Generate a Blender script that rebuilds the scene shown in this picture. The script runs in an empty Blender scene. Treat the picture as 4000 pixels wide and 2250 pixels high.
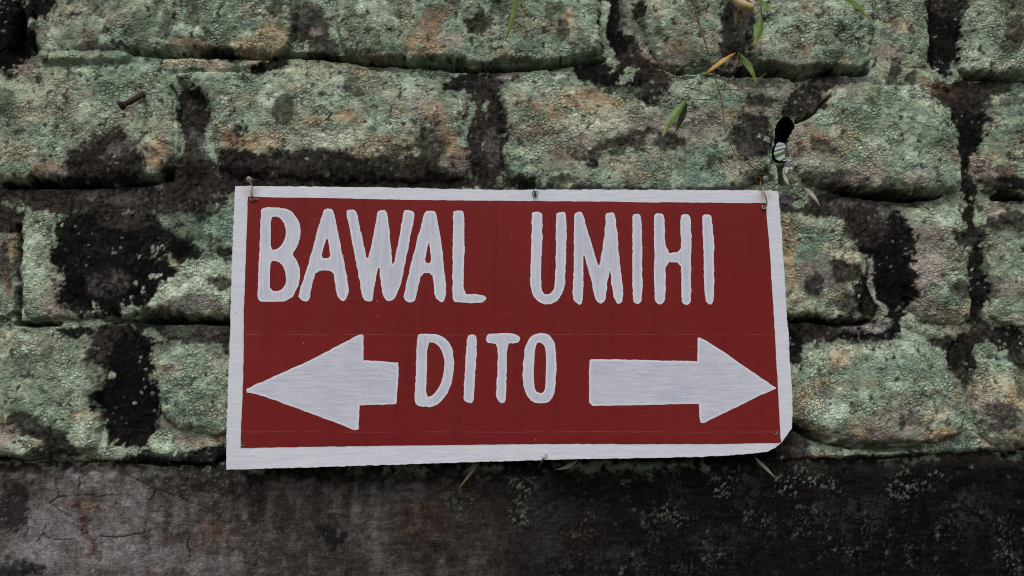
import bpy, math, random
import numpy as np
from mathutils import Vector
from mathutils.geometry import delaunay_2d_cdt

# ------------------------------------------------------------------ camera, sky, sun, exposure
SC = bpy.context.scene
COL = SC.collection
F = 3022.0                       # focal length in photo pixels (photo is 4000 x 2250)
TH = math.radians(6.7)           # camera looks slightly up
CD, CZ = 1.2, 1.50               # distance from the wall, height above ground
cam = bpy.data.cameras.new('camera'); camo = bpy.data.objects.new('camera', cam); COL.objects.link(camo)
cam.sensor_width = 36.0; cam.lens = 36.0 * F / 4000.0
cam.clip_start = 0.02; cam.clip_end = 2000
camo.location = (0, -CD, CZ); camo.rotation_euler = (math.radians(90) + TH, 0, 0)
SC.camera = camo

SUN_EL, SUN_AZ = 60.0, 12.0      # overcast: soft light from above and in front, a little from the left
w = bpy.data.worlds.new('World'); SC.world = w; w.use_nodes = True
nt = w.node_tree; bg = nt.nodes['Background']
sky = nt.nodes.new('ShaderNodeTexSky'); sky.sky_type = 'NISHITA'; sky.sun_disc = False
sky.sun_elevation = math.radians(SUN_EL); sky.sun_rotation = math.radians(180 + SUN_AZ)
sky.air_density = 1.0; sky.dust_density = 6.0; sky.ozone_density = 1.0
hs = nt.nodes.new('ShaderNodeHueSaturation'); hs.inputs['Saturation'].default_value = 0.35   # thin overcast: the blue is veiled
nt.links.new(sky.outputs[0], hs.inputs['Color']); nt.links.new(hs.outputs[0], bg.inputs[0]); bg.inputs[1].default_value = 0.14
sl = bpy.data.lights.new('sun', 'SUN'); sl.energy = 1.3; sl.angle = math.radians(16); sl.color = (1.0, 0.985, 0.965)
so = bpy.data.objects.new('sun', sl); COL.objects.link(so)
d = Vector((math.sin(math.radians(SUN_AZ)) * math.cos(math.radians(SUN_EL)), math.cos(math.radians(SUN_AZ)) * math.cos(math.radians(SUN_EL)), -math.sin(math.radians(SUN_EL))))
so.rotation_euler = d.to_track_quat('-Z', 'Y').to_euler(); so.location = (-1, -3, 4)
vs = SC.view_settings
vs.view_transform = 'Standard'; vs.look = 'None'; vs.gamma = 1.0; vs.use_curve_mapping = False; vs.exposure = -0.27
SC.cycles.filter_width = 1.05

# ------------------------------------------------------------------ helpers
ct, st = math.cos(TH), math.sin(TH)
def P(px, py, out=0.0):
    """point of the plane y = -out (metres in front of the wall) that photo pixel px,py looks at"""
    a = (px - 2000) / F; b = (1125 - py) / F
    dx, dy, dz = a, ct - b * st, st + b * ct
    t = (CD - out) / dy
    return Vector((dx * t, -CD + dy * t, CZ + dz * t))
REF = 0.015
def uv_of(px, py):
    p = P(px, py, REF); return (p.x, p.z)
def px_of(u, v):
    ry = CD - REF; rz = v - CZ
    dep = ry * ct + rz * st; upc = -ry * st + rz * ct
    return 2000 + F * u / dep, 1125 - F * upc / dep

def hash2(ix, iy, seed):
    h = (ix.astype(np.int64) * 374761393 + iy.astype(np.int64) * 668265263 + seed * 982451653) & 0xffffffff
    h = ((h ^ (h >> 13)) * 1274126177) & 0xffffffff
    h = ((h ^ (h >> 16)) * 2246822519) & 0xffffffff
    h = h ^ (h >> 15)
    return (h & 0xffffff).astype(np.float64) / float(0xffffff)
def vnoise(x, y, seed):
    ix = np.floor(x); iy = np.floor(y); fx = x - ix; fy = y - iy
    sx = fx * fx * fx * (fx * (fx * 6 - 15) + 10); sy = fy * fy * fy * (fy * (fy * 6 - 15) + 10)
    ix = ix.astype(np.int64); iy = iy.astype(np.int64)
    def g(i, j):
        a = hash2(ix + i, iy + j, seed) * 6.2831853
        return np.cos(a) * (fx - i) + np.sin(a) * (fy - j)
    a = g(0, 0); b = g(1, 0); c = g(0, 1); e = g(1, 1)
    return ((a + (b - a) * sx) + ((c + (e - c) * sx) - (a + (b - a) * sx)) * sy) * 1.4
def fbm(x, y, size, octv, seed, gain=0.5):
    r = np.zeros_like(x); amp = 1.0; f = 1.0 / size; tot = 0
    for o in range(octv):
        r += amp * vnoise(x * f + 17.3 * o, y * f - 9.1 * o, seed + o * 31); tot += amp; amp *= gain; f *= 2.03
    return r / tot * 1.6
def worley(x, y, size, seed):
    """F1, F2 distances (in cells) and a random id value per cell"""
    X = x / size; Y = y / size; ix = np.floor(X).astype(np.int64); iy = np.floor(Y).astype(np.int64)
    f1 = np.full(X.shape, 9.0); f2 = np.full(X.shape, 9.0); idv = np.zeros(X.shape)
    for i in (-1, 0, 1):
        for j in (-1, 0, 1):
            cx = ix + i; cy = iy + j
            dx = cx + hash2(cx, cy, seed) - X; dy = cy + hash2(cx, cy, seed + 7) - Y
            dd = np.sqrt(dx * dx + dy * dy)
            n = dd < f1
            f2 = np.where(n, f1, np.minimum(f2, dd)); f1 = np.where(n, dd, f1)
            idv = np.where(n, hash2(cx, cy, seed + 13), idv)
    return f1, f2, idv
def sstep(a, b, x):
    t = np.clip((x - a) / (b - a), 0, 1); return t * t * (3 - 2 * t)
def chaikin(p, n=2, closed=True):
    p = [tuple(q) for q in p]
    for _ in range(n):
        o = []
        m = len(p)
        for i in range(m if closed else m - 1):
            a = p[i]; b = p[(i + 1) % m]
            o.append((a[0] * .75 + b[0] * .25, a[1] * .75 + b[1] * .25)); o.append((a[0] * .25 + b[0] * .75, a[1] * .25 + b[1] * .75))
        if not closed: o = [p[0]] + o + [p[-1]]
        p = o
    return p
def poly_sdf(x, y, poly):
    """distance to the outline, positive inside"""
    dm = np.full(x.shape, 1e9); ins = np.zeros(x.shape, bool)
    n = len(poly)
    for i in range(n):
        ax, ay = poly[i]; bx, by = poly[(i + 1) % n]
        ex, ey = bx - ax, by - ay
        t = np.clip(((x - ax) * ex + (y - ay) * ey) / (ex * ex + ey * ey + 1e-12), 0, 1)
        dm = np.minimum(dm, (x - ax - t * ex) ** 2 + (y - ay - t * ey) ** 2)
        c = (ay > y) != (by > y)
        if abs(ey) > 1e-12: ins ^= c & (x < ex * (y - ay) / ey + ax)
    dm = np.sqrt(dm); return np.where(ins, dm, -dm)
def line_dist(x, y, pts):
    dm = np.full(x.shape, 1e18)
    for (ax, ay), (bx, by) in zip(pts[:-1], pts[1:]):
        ex, ey = bx - ax, by - ay
        t = np.clip(((x - ax) * ex + (y - ay) * ey) / (ex * ex + ey * ey + 1e-12), 0, 1)
        dm = np.minimum(dm, (x - ax - t * ex) ** 2 + (y - ay - t * ey) ** 2)
    return np.sqrt(dm)

def mesh_np(name, co, faces, mat, parent=None, attrs=None, smooth=True):
    me = bpy.data.meshes.new(name)
    faces = np.asarray(faces, np.int32); k = faces.shape[1]
    me.vertices.add(len(co)); me.vertices.foreach_set('co', np.asarray(co, np.float32).ravel())
    me.loops.add(faces.size); me.loops.foreach_set('vertex_index', faces.ravel())
    me.polygons.add(len(faces)); me.polygons.foreach_set('loop_start', np.arange(0, faces.size, k, dtype=np.int32))
    me.polygons.foreach_set('loop_total', np.full(len(faces), k, np.int32))
    if smooth: me.polygons.foreach_set('use_smooth', np.ones(len(faces), bool))
    me.update(calc_edges=True)
    for an, av in (attrs or {}).items():
        if av.ndim == 2:
            a = me.attributes.new(an, 'FLOAT_COLOR', 'POINT')
            a.data.foreach_set('color', np.c_[av, np.ones(len(av))].astype(np.float32).ravel())
        else:
            a = me.attributes.new(an, 'FLOAT', 'POINT'); a.data.foreach_set('value', av.astype(np.float32))
    me.materials.append(mat)
    o = bpy.data.objects.new(name, me); COL.objects.link(o)
    if parent: o.parent = parent
    return o
def mesh_py(name, verts, faces, mat, parent=None, smooth=True, link=True):
    me = bpy.data.meshes.new(name); me.from_pydata([tuple(v) for v in verts], [], faces); me.update()
    if smooth: me.polygons.foreach_set('use_smooth', [True] * len(me.polygons))
    me.materials.append(mat)
    o = bpy.data.objects.new(name, me); COL.objects.link(o)
    if parent: o.parent = parent
    return o
def empty(name, loc=(0, 0, 0)):
    o = bpy.data.objects.new(name, None); COL.objects.link(o); o.location = loc; o.empty_display_size = 0.02; return o
def adopt(o, parent):            # parent keeping the world place (children are built in world coordinates)
    o.parent = parent; o.matrix_parent_inverse = parent.matrix_basis.inverted(); return o
def tag(o, label=None, cat=None, group=None, kind=None):
    if label: o['label'] = label
    if cat: o['category'] = cat
    if group: o['group'] = group
    if kind: o['kind'] = kind
    return o

# ------------------------------------------------------------------ materials
class NT:
    def __init__(s, name):
        s.m = bpy.data.materials.new(name); s.m.use_nodes = True; s.t = s.m.node_tree
        s.b = s.t.nodes['Principled BSDF']; s.tc = s.t.nodes.new('ShaderNodeTexCoord')
    def n(s, typ, **kw):
        o = s.t.nodes.new(typ)
        for k, v in kw.items():
            if k.startswith('i_'):
                o.inputs[k[2:].replace('_', ' ')].default_value = v
            else: setattr(o, k, v)
        return o
    def l(s, a, b): s.t.links.new(a, b)
    def noise(s, scale, detail=4, rough=.55, vec=None, dist=0.0):
        o = s.n('ShaderNodeTexNoise'); o.inputs['Scale'].default_value = scale; o.inputs['Detail'].default_value = detail
        o.inputs['Roughness'].default_value = rough; o.inputs['Distortion'].default_value = dist
        s.l(vec or s.tc.outputs['Object'], o.inputs['Vector']); return o.outputs['Fac']
    def mapped(s, scale):
        o = s.n('ShaderNodeMapping'); o.inputs['Scale'].default_value = scale; s.l(s.tc.outputs['Object'], o.inputs['Vector']); return o.outputs[0]
    def math(s, op, a, b=None, c=None, clamp=False):
        o = s.n('ShaderNodeMath', operation=op, use_clamp=clamp)
        for i, v in enumerate((a, b, c)):
            if v is None: continue
            if isinstance(v, (int, float)): o.inputs[i].default_value = v
            else: s.l(v, o.inputs[i])
        return o.outputs[0]
    def ramp(s, x, a, b, lo=0.0, hi=1.0):
        o = s.n('ShaderNodeMapRange', interpolation_type='SMOOTHSTEP'); s.l(x, o.inputs[0])
        for i, v in zip((1, 2, 3, 4), (a, b, lo, hi)): o.inputs[i].default_value = v
        return o.outputs[0]
    def mix(s, f, a, b, blend='MIX'):
        o = s.n('ShaderNodeMix', data_type='RGBA', blend_type=blend)
        for i, v in ((0, f), (6, a), (7, b)):
            if isinstance(v, (int, float)): o.inputs[i].default_value = v
            elif isinstance(v, tuple): o.inputs[i].default_value = (*v, 1)
            else: s.l(v, o.inputs[i])
        return o.outputs[2]
    def attr(s, name, fac=False):
        o = s.n('ShaderNodeAttribute', attribute_name=name); return o.outputs['Fac' if fac else 'Color']
    def bump(s, h, dist, strength=1.0, prev=None):
        o = s.n('ShaderNodeBump'); o.inputs['Distance'].default_value = dist; o.inputs['Strength'].default_value = strength
        s.l(h, o.inputs['Height'])
        if prev: s.l(prev, o.inputs['Normal'])
        return o.outputs[0]
    def done(s, col, rough=.9, spec=.2, normal=None):
        if isinstance(col, tuple): s.b.inputs['Base Color'].default_value = (*col, 1)
        else: s.l(col, s.b.inputs['Base Color'])
        if isinstance(rough, (int, float)): s.b.inputs['Roughness'].default_value = rough
        else: s.l(rough, s.b.inputs['Roughness'])
        s.b.inputs['Specular IOR Level'].default_value = spec
        if normal: s.l(normal, s.b.inputs['Normal'])
        return s.m

def mat_wall():
    m = NT('lichen_stone'); col = m.attr('Col'); lich = m.attr('lich', True)
    wob = m.n('ShaderNodeTexNoise'); wob.inputs['Scale'].default_value = 90; wob.inputs['Detail'].default_value = 2
    m.l(m.tc.outputs['Object'], wob.inputs['Vector'])
    vm = m.n('ShaderNodeVectorMath', operation='MULTIPLY_ADD'); m.l(wob.outputs['Color'], vm.inputs[0]); vm.inputs[1].default_value = (.006,) * 3
    m.l(m.tc.outputs['Object'], vm.inputs[2]); vec = vm.outputs[0]
    vo = m.n('ShaderNodeTexVoronoi', feature='DISTANCE_TO_EDGE'); vo.inputs['Scale'].default_value = 165; m.l(vec, vo.inputs['Vector'])
    vf = m.n('ShaderNodeTexVoronoi', feature='F1'); vf.inputs['Scale'].default_value = 165; m.l(vec, vf.inputs['Vector'])
    vo2 = m.n('ShaderNodeTexVoronoi', feature='DISTANCE_TO_EDGE'); vo2.inputs['Scale'].default_value = 95; m.l(vec, vo2.inputs['Vector'])
    big = m.ramp(m.noise(24, 4, .6), .44, .60); big2 = m.ramp(m.noise(31, 3, .6, dist=.5), .47, .60)
    ck1 = m.math('MULTIPLY', m.ramp(vo.outputs['Distance'], .01, .12, 1, 0), big)
    ck2 = m.math('MULTIPLY', m.ramp(vo2.outputs['Distance'], .005, .07, 1, 0), big2)
    brk = m.ramp(m.noise(150, 3, .6), .40, .55)
    crack = m.math('MULTIPLY', m.math('MULTIPLY', m.math('MAXIMUM', ck1, ck2), brk), lich)
    fine = m.noise(520, 5, .72); mid = m.noise(150, 5, .68)
    v = m.math('MULTIPLY_ADD', m.math('SUBTRACT', fine, .5), 1.0, m.math('MULTIPLY_ADD', m.math('SUBTRACT', mid, .5), 1.1, 1.03))
    vv = m.n('ShaderNodeVectorMath', operation='SCALE'); m.l(col, vv.inputs[0]); m.l(m.math('MAXIMUM', v, .2), vv.inputs['Scale'])
    c = vv.outputs[0]
    tint = m.ramp(vf.outputs['Color'], 0, 1, .86, 1.12)
    vt = m.n('ShaderNodeVectorMath', operation='SCALE'); m.l(c, vt.inputs[0]); m.l(tint, vt.inputs['Scale'])
    c = m.mix(lich, c, vt.outputs[0])
    # bare dark stone: pale mineral and moss fibres
    sp = m.math('MULTIPLY', m.ramp(m.noise(620, 3, .6, dist=1.5), .60, .70), m.math('SUBTRACT', 1.0, lich))
    sp = m.math('MULTIPLY', sp, m.ramp(m.noise(40, 3), .38, .62, .15, 1))
    c = m.mix(m.math('MULTIPLY', sp, .42), c, (.13, .115, .098))
    # holes in the crust where the black stone shows
    gap = m.math('MULTIPLY', m.ramp(m.noise(210, 4, .62, dist=.8), .675, .72), lich)
    c = m.mix(m.math('MULTIPLY', gap, .85), c, (.014, .013, .012))
    c = m.mix(m.math('MULTIPLY', crack, .80), c, (.012, .011, .010))
    h1 = m.math('MULTIPLY', m.math('MULTIPLY', m.ramp(vo.outputs['Distance'], 0, .3), m.math('MULTIPLY_ADD', big, .7, .3)), m.math('MULTIPLY_ADD', lich, .8, .1))
    n1 = m.bump(h1, .0024, 1.0)
    n2 = m.bump(m.noise(260, 6, .74), .0018, 1.0, n1)
    return m.done(c, 1.0, .04, n2)
def mat_plaster():
    m = NT('stained_plaster'); col = m.attr('Col')
    fine = m.noise(430, 5, .72); mid = m.noise(1, 6, .72, m.mapped((55, 55, 75)))
    v = m.math('MULTIPLY_ADD', m.math('SUBTRACT', fine, .5), 2.0, m.math('MULTIPLY_ADD', m.math('SUBTRACT', mid, .5), 2.2, 1.05))
    vv = m.n('ShaderNodeVectorMath', operation='SCALE'); m.l(col, vv.inputs[0]); m.l(m.math('MAXIMUM', v, .2), vv.inputs['Scale'])
    c = vv.outputs[0]
    n1 = m.bump(m.noise(1, 6, .72, m.mapped((150, 120, 330))), .0030, 1.0)
    n2 = m.bump(m.noise(300, 5, .75), .0026, 1.0, n1)
    return m.done(c, .95, .05, n2)
def mat_white(name, vert=False, edge=False):
    m = NT(name)
    st = m.noise(1, 5, .7, m.mapped((230, 60, 16) if vert else (28, 60, 260)))
    cl = m.noise(14, 4, .6); fine = m.noise(900, 3, .6)
    c = m.mix(m.ramp(st, .30, .72), (.635, .66, .74), (.755, .775, .835))
    c = m.mix(m.ramp(cl, .42, .75, 0, .45), c, (.615, .65, .745))
    if edge:
        e = m.attr('edge', True)
        thin = m.math('MULTIPLY', m.ramp(e, .0018, .0042), m.ramp(m.math('ADD', st, m.math('MULTIPLY', cl, .3)), .48, .80, .1, .85))
        c = m.mix(thin, c, (.50, .51, .62))
        c = m.mix(m.ramp(m.noise(1, 5, .7, m.mapped((330, 60, 60))), .60, .74, 0, .55), c, (.50, .40, .47))
        c = m.mix(m.math('MULTIPLY', m.ramp(e, .0, .0022, 1, 0), .22), c, (.765, .785, .84))
    else:
        for cx, cy, rad in ((978, 748, .020), (2984, 768, .017)):   # rust bled from the tie wires
            q = P(cx, cy, .046); vd = m.n('ShaderNodeVectorMath', operation='DISTANCE'); m.l(m.tc.outputs['Object'], vd.inputs[0]); vd.inputs[1].default_value = q
            dd = m.math('MULTIPLY_ADD', m.noise(120, 4, .6), .02, m.math('SUBTRACT', vd.outputs['Value'], .010))
            c = m.mix(m.ramp(dd, .0, rad, .55, 0), c, (.50, .37, .24))
        dirt = m.ramp(m.noise(260, 2, .5), .69, .74, 0, .65)
        c = m.mix(dirt, c, (.25, .23, .22))
    n1 = m.bump(st, .0004, .8); n2 = m.bump(m.noise(300, 4, .65), .0005, .8, n1)
    return m.done(c, .65, .15, n2)
def mat_red():
    m = NT('red_paint')
    z = m.n('ShaderNodeSeparateXYZ'); m.l(m.tc.outputs['Object'], z.inputs[0])
    st = m.noise(1, 5, .65, m.mapped((30, 60, 420))); cl = m.noise(7, 5, .6)
    c = m.mix(m.ramp(st, .3, .7), (.176, .0140, .0148), (.192, .0158, .0162))
    c = m.mix(m.ramp(cl, .40, .72, 0, .6), c, (.212, .0225, .0215))
    sc = m.ramp(m.noise(1, 2, .5, m.mapped((9, 9, 900))), .735, .76, 0, .35)
    c = m.mix(sc, c, (.34, .12, .12))
    run = m.ramp(m.noise(1, 5, .6, m.mapped((55, 20, 2.2))), .50, .72, 0, .30); c = m.mix(run, c, (.115, .0085, .0095))
    wv = m.noise(9, 3, .6)
    for zz in (P(2000, 1307, .046).z, P(2000, 1687, .046).z):   # joints of the boards under the paint
        dz = m.math('ABSOLUTE', m.math('SUBTRACT', z.outputs[2], m.math('MULTIPLY_ADD', wv, .004, zz - .002)))
        c = m.mix(m.math('MULTIPLY', m.ramp(dz, .0002, .0009, 1, 0), m.ramp(m.noise(25, 3), .35, .6, .05, .32)), c, (.36, .14, .13))
    spk = m.n('ShaderNodeTexVoronoi', feature='F1'); spk.inputs['Scale'].default_value = 55; m.l(m.tc.outputs['Object'], spk.inputs['Vector'])
    rs = m.n('ShaderNodeSeparateColor'); m.l(spk.outputs['Color'], rs.inputs[0])
    dot = m.math('MULTIPLY', m.ramp(spk.outputs['Distance'], .03, .06, 1, 0), m.ramp(rs.outputs[0], .86, .88))
    c = m.mix(m.math('MULTIPLY', dot, .8), c, (.55, .40, .36))
    blot = m.ramp(m.noise(17, 3, .5), .62, .74)
    n1 = m.bump(st, .0002, .6)
    n2 = m.bump(m.math('MULTIPLY', m.noise(420, 3, .6, dist=1), blot), .0007, .6, n1)
    return m.done(c, m.ramp(cl, .3, .7, .55, .70), .12, n2)
def mat_simple(name, c1, c2, scale=60, rough=.6, spec=.3, metal=0, bump=.0006, trans=0):
    m = NT(name); n = m.noise(scale, 4, .6)
    c = m.mix(m.ramp(n, .35, .65), c1, c2)
    nb = m.bump(m.noise(scale * 4, 3, .6), bump, .8)
    mm = m.done(c, rough, spec, nb); m.b.inputs['Metallic'].default_value = metal
    return mm
def mat_leaf(name, ca, cb, tip):
    m = NT(name); t = m.attr('along', True); n = m.noise(1, 3, .6, m.mapped((160, 160, 160)))
    ac = m.attr('across', True)
    c = m.mix(m.ramp(n, .3, .7), ca, cb)
    veins = m.ramp(m.math('SINE', m.math('MULTIPLY', ac, 40.0)), -1, 1, 0, .18)
    c = m.mix(veins, c, cb)
    c = m.mix(m.ramp(m.math('MULTIPLY_ADD', m.math('SUBTRACT', n, .5), .35, t), .70, .92), c, tip)
    m.done(c, .5, .35)
    m.b.inputs['Transmission Weight'].default_value = 0.0
    # a thin blade lets some light through
    tr = m.n('ShaderNodeBsdfTranslucent'); m.l(c, tr.inputs[0])
    ms = m.n('ShaderNodeMixShader'); ms.inputs[0].default_value = .3
    out = [x for x in m.t.nodes if x.type == 'OUTPUT_MATERIAL'][0]
    m.l(m.b.outputs[0], ms.inputs[1]); m.l(tr.outputs[0], ms.inputs[2]); m.l(ms.outputs[0], out.inputs[0])
    return m.m
M_WALL = mat_wall(); M_PLAS = mat_plaster(); M_RED = mat_red()
M_BOARD = mat_white('white_board_paint'); M_LET = mat_white('white_brush_paint', True, True); M_ARR = mat_white('white_arrow_paint', False, True)
M_STEEL = mat_simple('galvanised_steel', (.22, .22, .215), (.36, .36, .34), 300, .45, .5, .6, .0002)
M_RUST = mat_simple('rusty_iron', (.055, .022, .014), (.13, .05, .026), 260, .85, .2, 0, .0006)
M_DKIRON = mat_simple('dark_rusted_iron', (.018, .012, .012), (.045, .025, .022), 260, .75, .25, 0, .0005)
M_WIRE = mat_simple('tie_wire', (.25, .23, .20), (.42, .40, .35), 200, .4, .5, .7, .0001)
M_RWIRE = mat_simple('rusty_tie_wire', (.30, .14, .09), (.42, .26, .20), 200, .7, .3, .1, .0002)
M_STEM = mat_simple('bamboo_twig', (.10, .065, .022), (.19, .125, .045), 120, .6, .3)
M_CULM = mat_simple('bamboo_culm', (.42, .30, .12), (.55, .42, .22), 60, .5, .4)
M_LEAF = mat_leaf('green_leaf', (.10, .19, .035), (.17, .27, .055), (.42, .33, .10))
M_LEAFD = mat_leaf('deep_green_leaf', (.03, .06, .016), (.06, .10, .03), (.12, .15, .05))
M_LEAFO = mat_leaf('ochre_leaf', (.50, .30, .07), (.60, .40, .12), (.30, .24, .12))
M_DRY = mat_leaf('dry_leaf', (.40, .36, .29), (.55, .51, .43), (.42, .36, .28))
M_STRAW = mat_leaf('straw_blade', (.36, .26, .11), (.50, .40, .22), (.40, .30, .15))
M_PALM = mat_leaf('palm_blade', (.035, .085, .012), (.10, .19, .03), (.2, .25, .06))
M_BUG = mat_simple('insect_black', (.010, .010, .011), (.02, .02, .022), 300, .4, .4)
M_GRND = mat_simple('earth', (.045, .040, .033), (.075, .065, .052), 6, .95, .1, 0, .01)
M_HOLE = mat_simple('hole_earth', (.03, .027, .024), (.075, .066, .058), 60, .95, .1, 0, .006)
def mat_plastic():
    m = NT('clear_plastic'); n = m.noise(140, 4, .6)
    m.done(m.mix(m.ramp(n, .4, .65), (.45, .45, .44), (.75, .76, .76)), .22, .6, m.bump(n, .002, .8))
    m.b.inputs['Transmission Weight'].default_value = .35; m.b.inputs['IOR'].default_value = 1.3
    return m.m
M_PLASTIC = mat_plastic()

# ------------------------------------------------------------------ ground
g = mesh_py('ground', [(-400, -400, 0), (400, -400, 0), (400, 400, 0), (-400, 400, 0)], [(0, 1, 2, 3)], M_GRND, smooth=False)
tag(g, kind='structure')

# ------------------------------------------------------------------ the wall: colour map (wall coordinates, written in photo pixels)
C = dict(
    G=(.280, .354, .257), g=(.455, .552, .410), D=(.128, .163, .120), Y=(.385, .385, .262), B=(.232, .332, .256),
    O=(.400, .295, .175), C=(.53, .470, .345), P=(.350, .295, .255), S=(.150, .132, .126), W=(.46, .425, .39),
    L=(.565, .660, .505), N=(.034, .029, .026), K=(.0065, .006, .006), R=(.255, .160, .095), V=(.085, .085, .098))
LICH = dict(G=1, g=1, D=.9, Y=1, B=1, O=.9, C=1, P=.8, S=.35, W=.8, L=1, N=.12, K=.03, R=.7, V=.1)
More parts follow.
